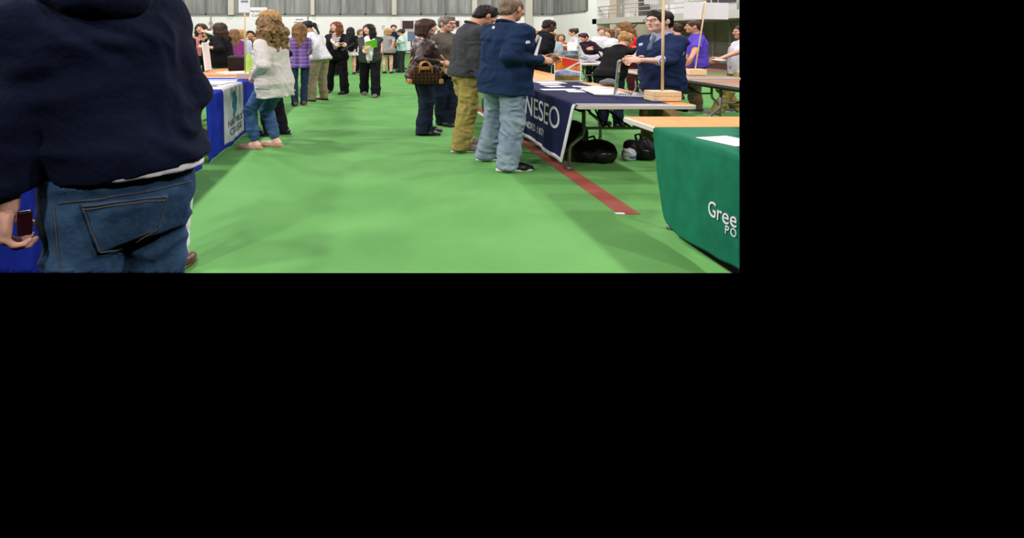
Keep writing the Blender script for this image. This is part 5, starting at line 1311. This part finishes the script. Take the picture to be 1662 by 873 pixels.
# lime bag, laptops and papers on the left tables
bm = BM(); F = Field((-.12, -.07, 0), (.12, .07, .4), .012); F.add(loft((0, 0, 0), np.eye(3), [(0, .10, .05, 0), (.15, .11, .055, 0), (.34, .075, .03, 0)]), 0); F.warp(fold(.006, 3, 18)); v, q = F.mesh(); bm.free()
c = at(404, 104, 12.4); r = empty('tote_bag', (c.x, 12.2, 0), .2); tag(r, 'lime green tote bag standing on the table right of the sign pole', 'bag'); v[:, 2] *= 1.15
r.location.z = TH+.040; r.location.y = 9.75; r.location.x = at(405, 104, 9.75).x; obj('bag_body', np_mesh('bag', v*.75, q), cloth('lime cloth', 170, 216, 96), r)
bm = BM(); tube(bm, [(-.04, 0, .28), (-.03, 0, .35), (.03, 0, .35), (.04, 0, .28)], .008, n=6); obj('handle', bm, cloth('lime cloth', 170, 216, 96), r)
x, y = -2.35, 10.95
laptop('black laptop standing open on the table behind the sign pole', x+.02, y-.45, TH+.004, math.radians(170), .36, .26, -12, M_blackst)
laptop('black laptop open on the table right of the woman in black', x-.10, y+.1, TH+.004, math.radians(185), .36, .26, -12, M_blackst)
gl = 'papers on the royal blue cloth'
for xx, yy, w_, l_, rz, lab, m in ((-2.05, 6.75, .36, .30, .1, 'white paper nearest the hoodie sleeve on the blue cloth', None), (-2.30, 7.35, .40, .5, .25, 'white paper in the middle of the blue clothed table', None), (-2.06, 7.75, .30, .40, -.1, 'white paper by the banner edge on the blue cloth', None), (-2.2, 8.3, .60, .18, .05, 'pale blue leaflet towards the far end of the blue cloth', mat('pale blue paper', C(178, 206, 240), rough=.7)), (-2.1, 8.05, .5, .16, .08, 'white strip beside the pale blue leaflet', None), (-2.45, 7.0, .3, .3, .4, 'white paper half hidden by the hoodie on the blue cloth', None), (-2.15, 7.1, .12, .09, .5, 'grey card on the white papers of the blue cloth', mat('grey card', C(120, 122, 128), rough=.7)), (-2.0, 7.35, .13, .08, .2, 'small grey leaflet near the banner', mat('grey card', C(120, 122, 128), rough=.7))):
    sheet(xx, yy, w_, l_, rz, lab, group=gl, m=m, z=TH+.020+(.004 if 'grey' in lab else 0))
sheet(-2.25, 9.75, .5, .5, .6, 'white papers piled on the salmon orange cloth', z=TH+.018, th=.02)
for xx, yy, lab in ((-2.6, 13.6, 'white papers on the far white table left of the sign pole'), (-2.4, 14.3, 'stack of booklets on the far white table')):
    sheet(xx, yy, .5, .4, .3, lab, z=TH+.004, th=.06)
x, y = tp(958, 98.5)
for k_, (dx, rz, lab) in enumerate(((-.12, .2, 'fanned grey magazine, lower left of its pile'), (.02, .0, 'fanned grey magazine in the middle of its pile'), (.14, -.25, 'fanned grey magazine, topmost of its pile'))):
    sheet(5.25+dx, 13.9+.1*k_, .34, .44, rz, lab, z=TH+.006+.03*k_, m=mat('grey print', C(186, 186, 192), col2=C(140, 142, 150), vscale=8), th=.012, curl=.22, cat='magazine', name='magazine', group='magazines on the white table')
folder('wall_card', [at(921, 68, 15.0), at(936, 68, 15.0), at(936, 82, 15.0), at(921, 82, 15.0)], .02, M_paper, 'white card held up below the light grey sweater', 'card')

c = at(330, 112, 10.3); bm = BM(); bx(bm, (-.014, -.18, 0), (.014, .18, .50), .004, rot=Matrix.Rotation(math.radians(-7), 3, 'Y')); bm2 = None
o = obj('display_board', bm, M_paper, smooth=False); o.location = (c.x+.06, 10.3, TH+.03); tag(o, 'thin white display board seen edge on beside the woman in black', 'display board')

g = ground(709, 163); soft_bag('black bag on the floor behind the leather jacket woman and the grey haired man', g.x, g.y+.15, .22, .14, .22, .2, M_nylon)
g = ground(668, 112); r = empty('display_screen', (g.x, g.y, 0), .15); tag(r, 'grey blue screen on a black stand at the far end of the aisle', 'screen')
bm = BM(); bx(bm, (-.16, -.02, 1.10), (.16, .03, 1.50), .01); obj('screen', bm, mat('grey blue screen', C(110, 122, 146), rough=.4), r, smooth=False)
bm = BM(); tube(bm, [(0, .02, .03), (0, .02, 1.12)], .03, n=8); obj('stand_pole', bm, M_blackst, r)
bm = BM(); bx(bm, (-.28, -.22, 0), (.28, .25, .035), .01); obj('stand_base', bm, M_blackst, r, smooth=False)
bm = BM(); bx(bm, (-.25, -.15, .70), (.25, .15, .74), .01); obj('stand_shelf', bm, M_blackst, r, smooth=False)
x, y = tp(988, 139.5); F = Field((-.16, -.12, 0), (.16, .12, .14), .010); F.add(ell((0, 0, .03), (.12, .09, .05)), 0); F.warp(fold(.012, 6, 40)); F.cut(lambda X, Y, Z: .002-Z+0*X+0*Y); v, q = F.mesh()
o = obj('folded_scarf', np_mesh('scarf', v, q), cloth('grey knit', 120, 120, 122)); o.location = (x, y, TH+.010); tag(o, 'crumpled grey knit scarf on the navy cloth behind the laptop', 'scarf')
safe(patch, 'name_badge', tie['top'], ((1037, 71), (1043, 69.5), (1043.5, 73), (1037.5, 75)), mat('pale badge', C(190, 200, 214), rough=.4), n=(5, 4), off=.001, thick=.003)
# ------------------------------------------------------------------ light: rows of hall lamps above the picture, some added as fill
def lamp(x, y, z, pw, r=.35, col=(1, .92, .94)):
    l = bpy.data.lights.new('hall_or_fill_lamp', 'POINT'); l.shadow_soft_size = r; l.energy = pw; l.color = col
    o = bpy.data.objects.new('hall_or_fill_lamp', l); COL.objects.link(o); o.location = (x, y, z)
for y in (-5, 1, 7, 13, 19, 26, 33):
    for x, f in ((-5.8, 1.0), (8.4, 1.0), (-19, .8)): lamp(x, y, 9.0, LP*f*(.95 if y > 14 else 1.6 if y < 0 else 1.0))  # unseen row behind the camera boosted as fill; outer left row added for walls
lamp(XM-1.5, 36.5, 1.7, 60, .3, (1, .9, .72))
w = bpy.data.worlds.new('hall'); SC.world = w; w.use_nodes = True
w.node_tree.nodes['Background'].inputs['Color'].default_value = (0, 0, 0, 1); w.node_tree.nodes['Background'].inputs['Strength'].default_value = 0
vs = SC.view_settings; vs.view_transform = 'Standard'; vs.look = 'None'; vs.gamma = 1.0; vs.exposure = EXPO; vs.use_curve_mapping = False
try:
    SC.cycles.use_denoising = True; SC.cycles.max_bounces = 6; SC.cycles.diffuse_bounces = 4
except Exception: pass
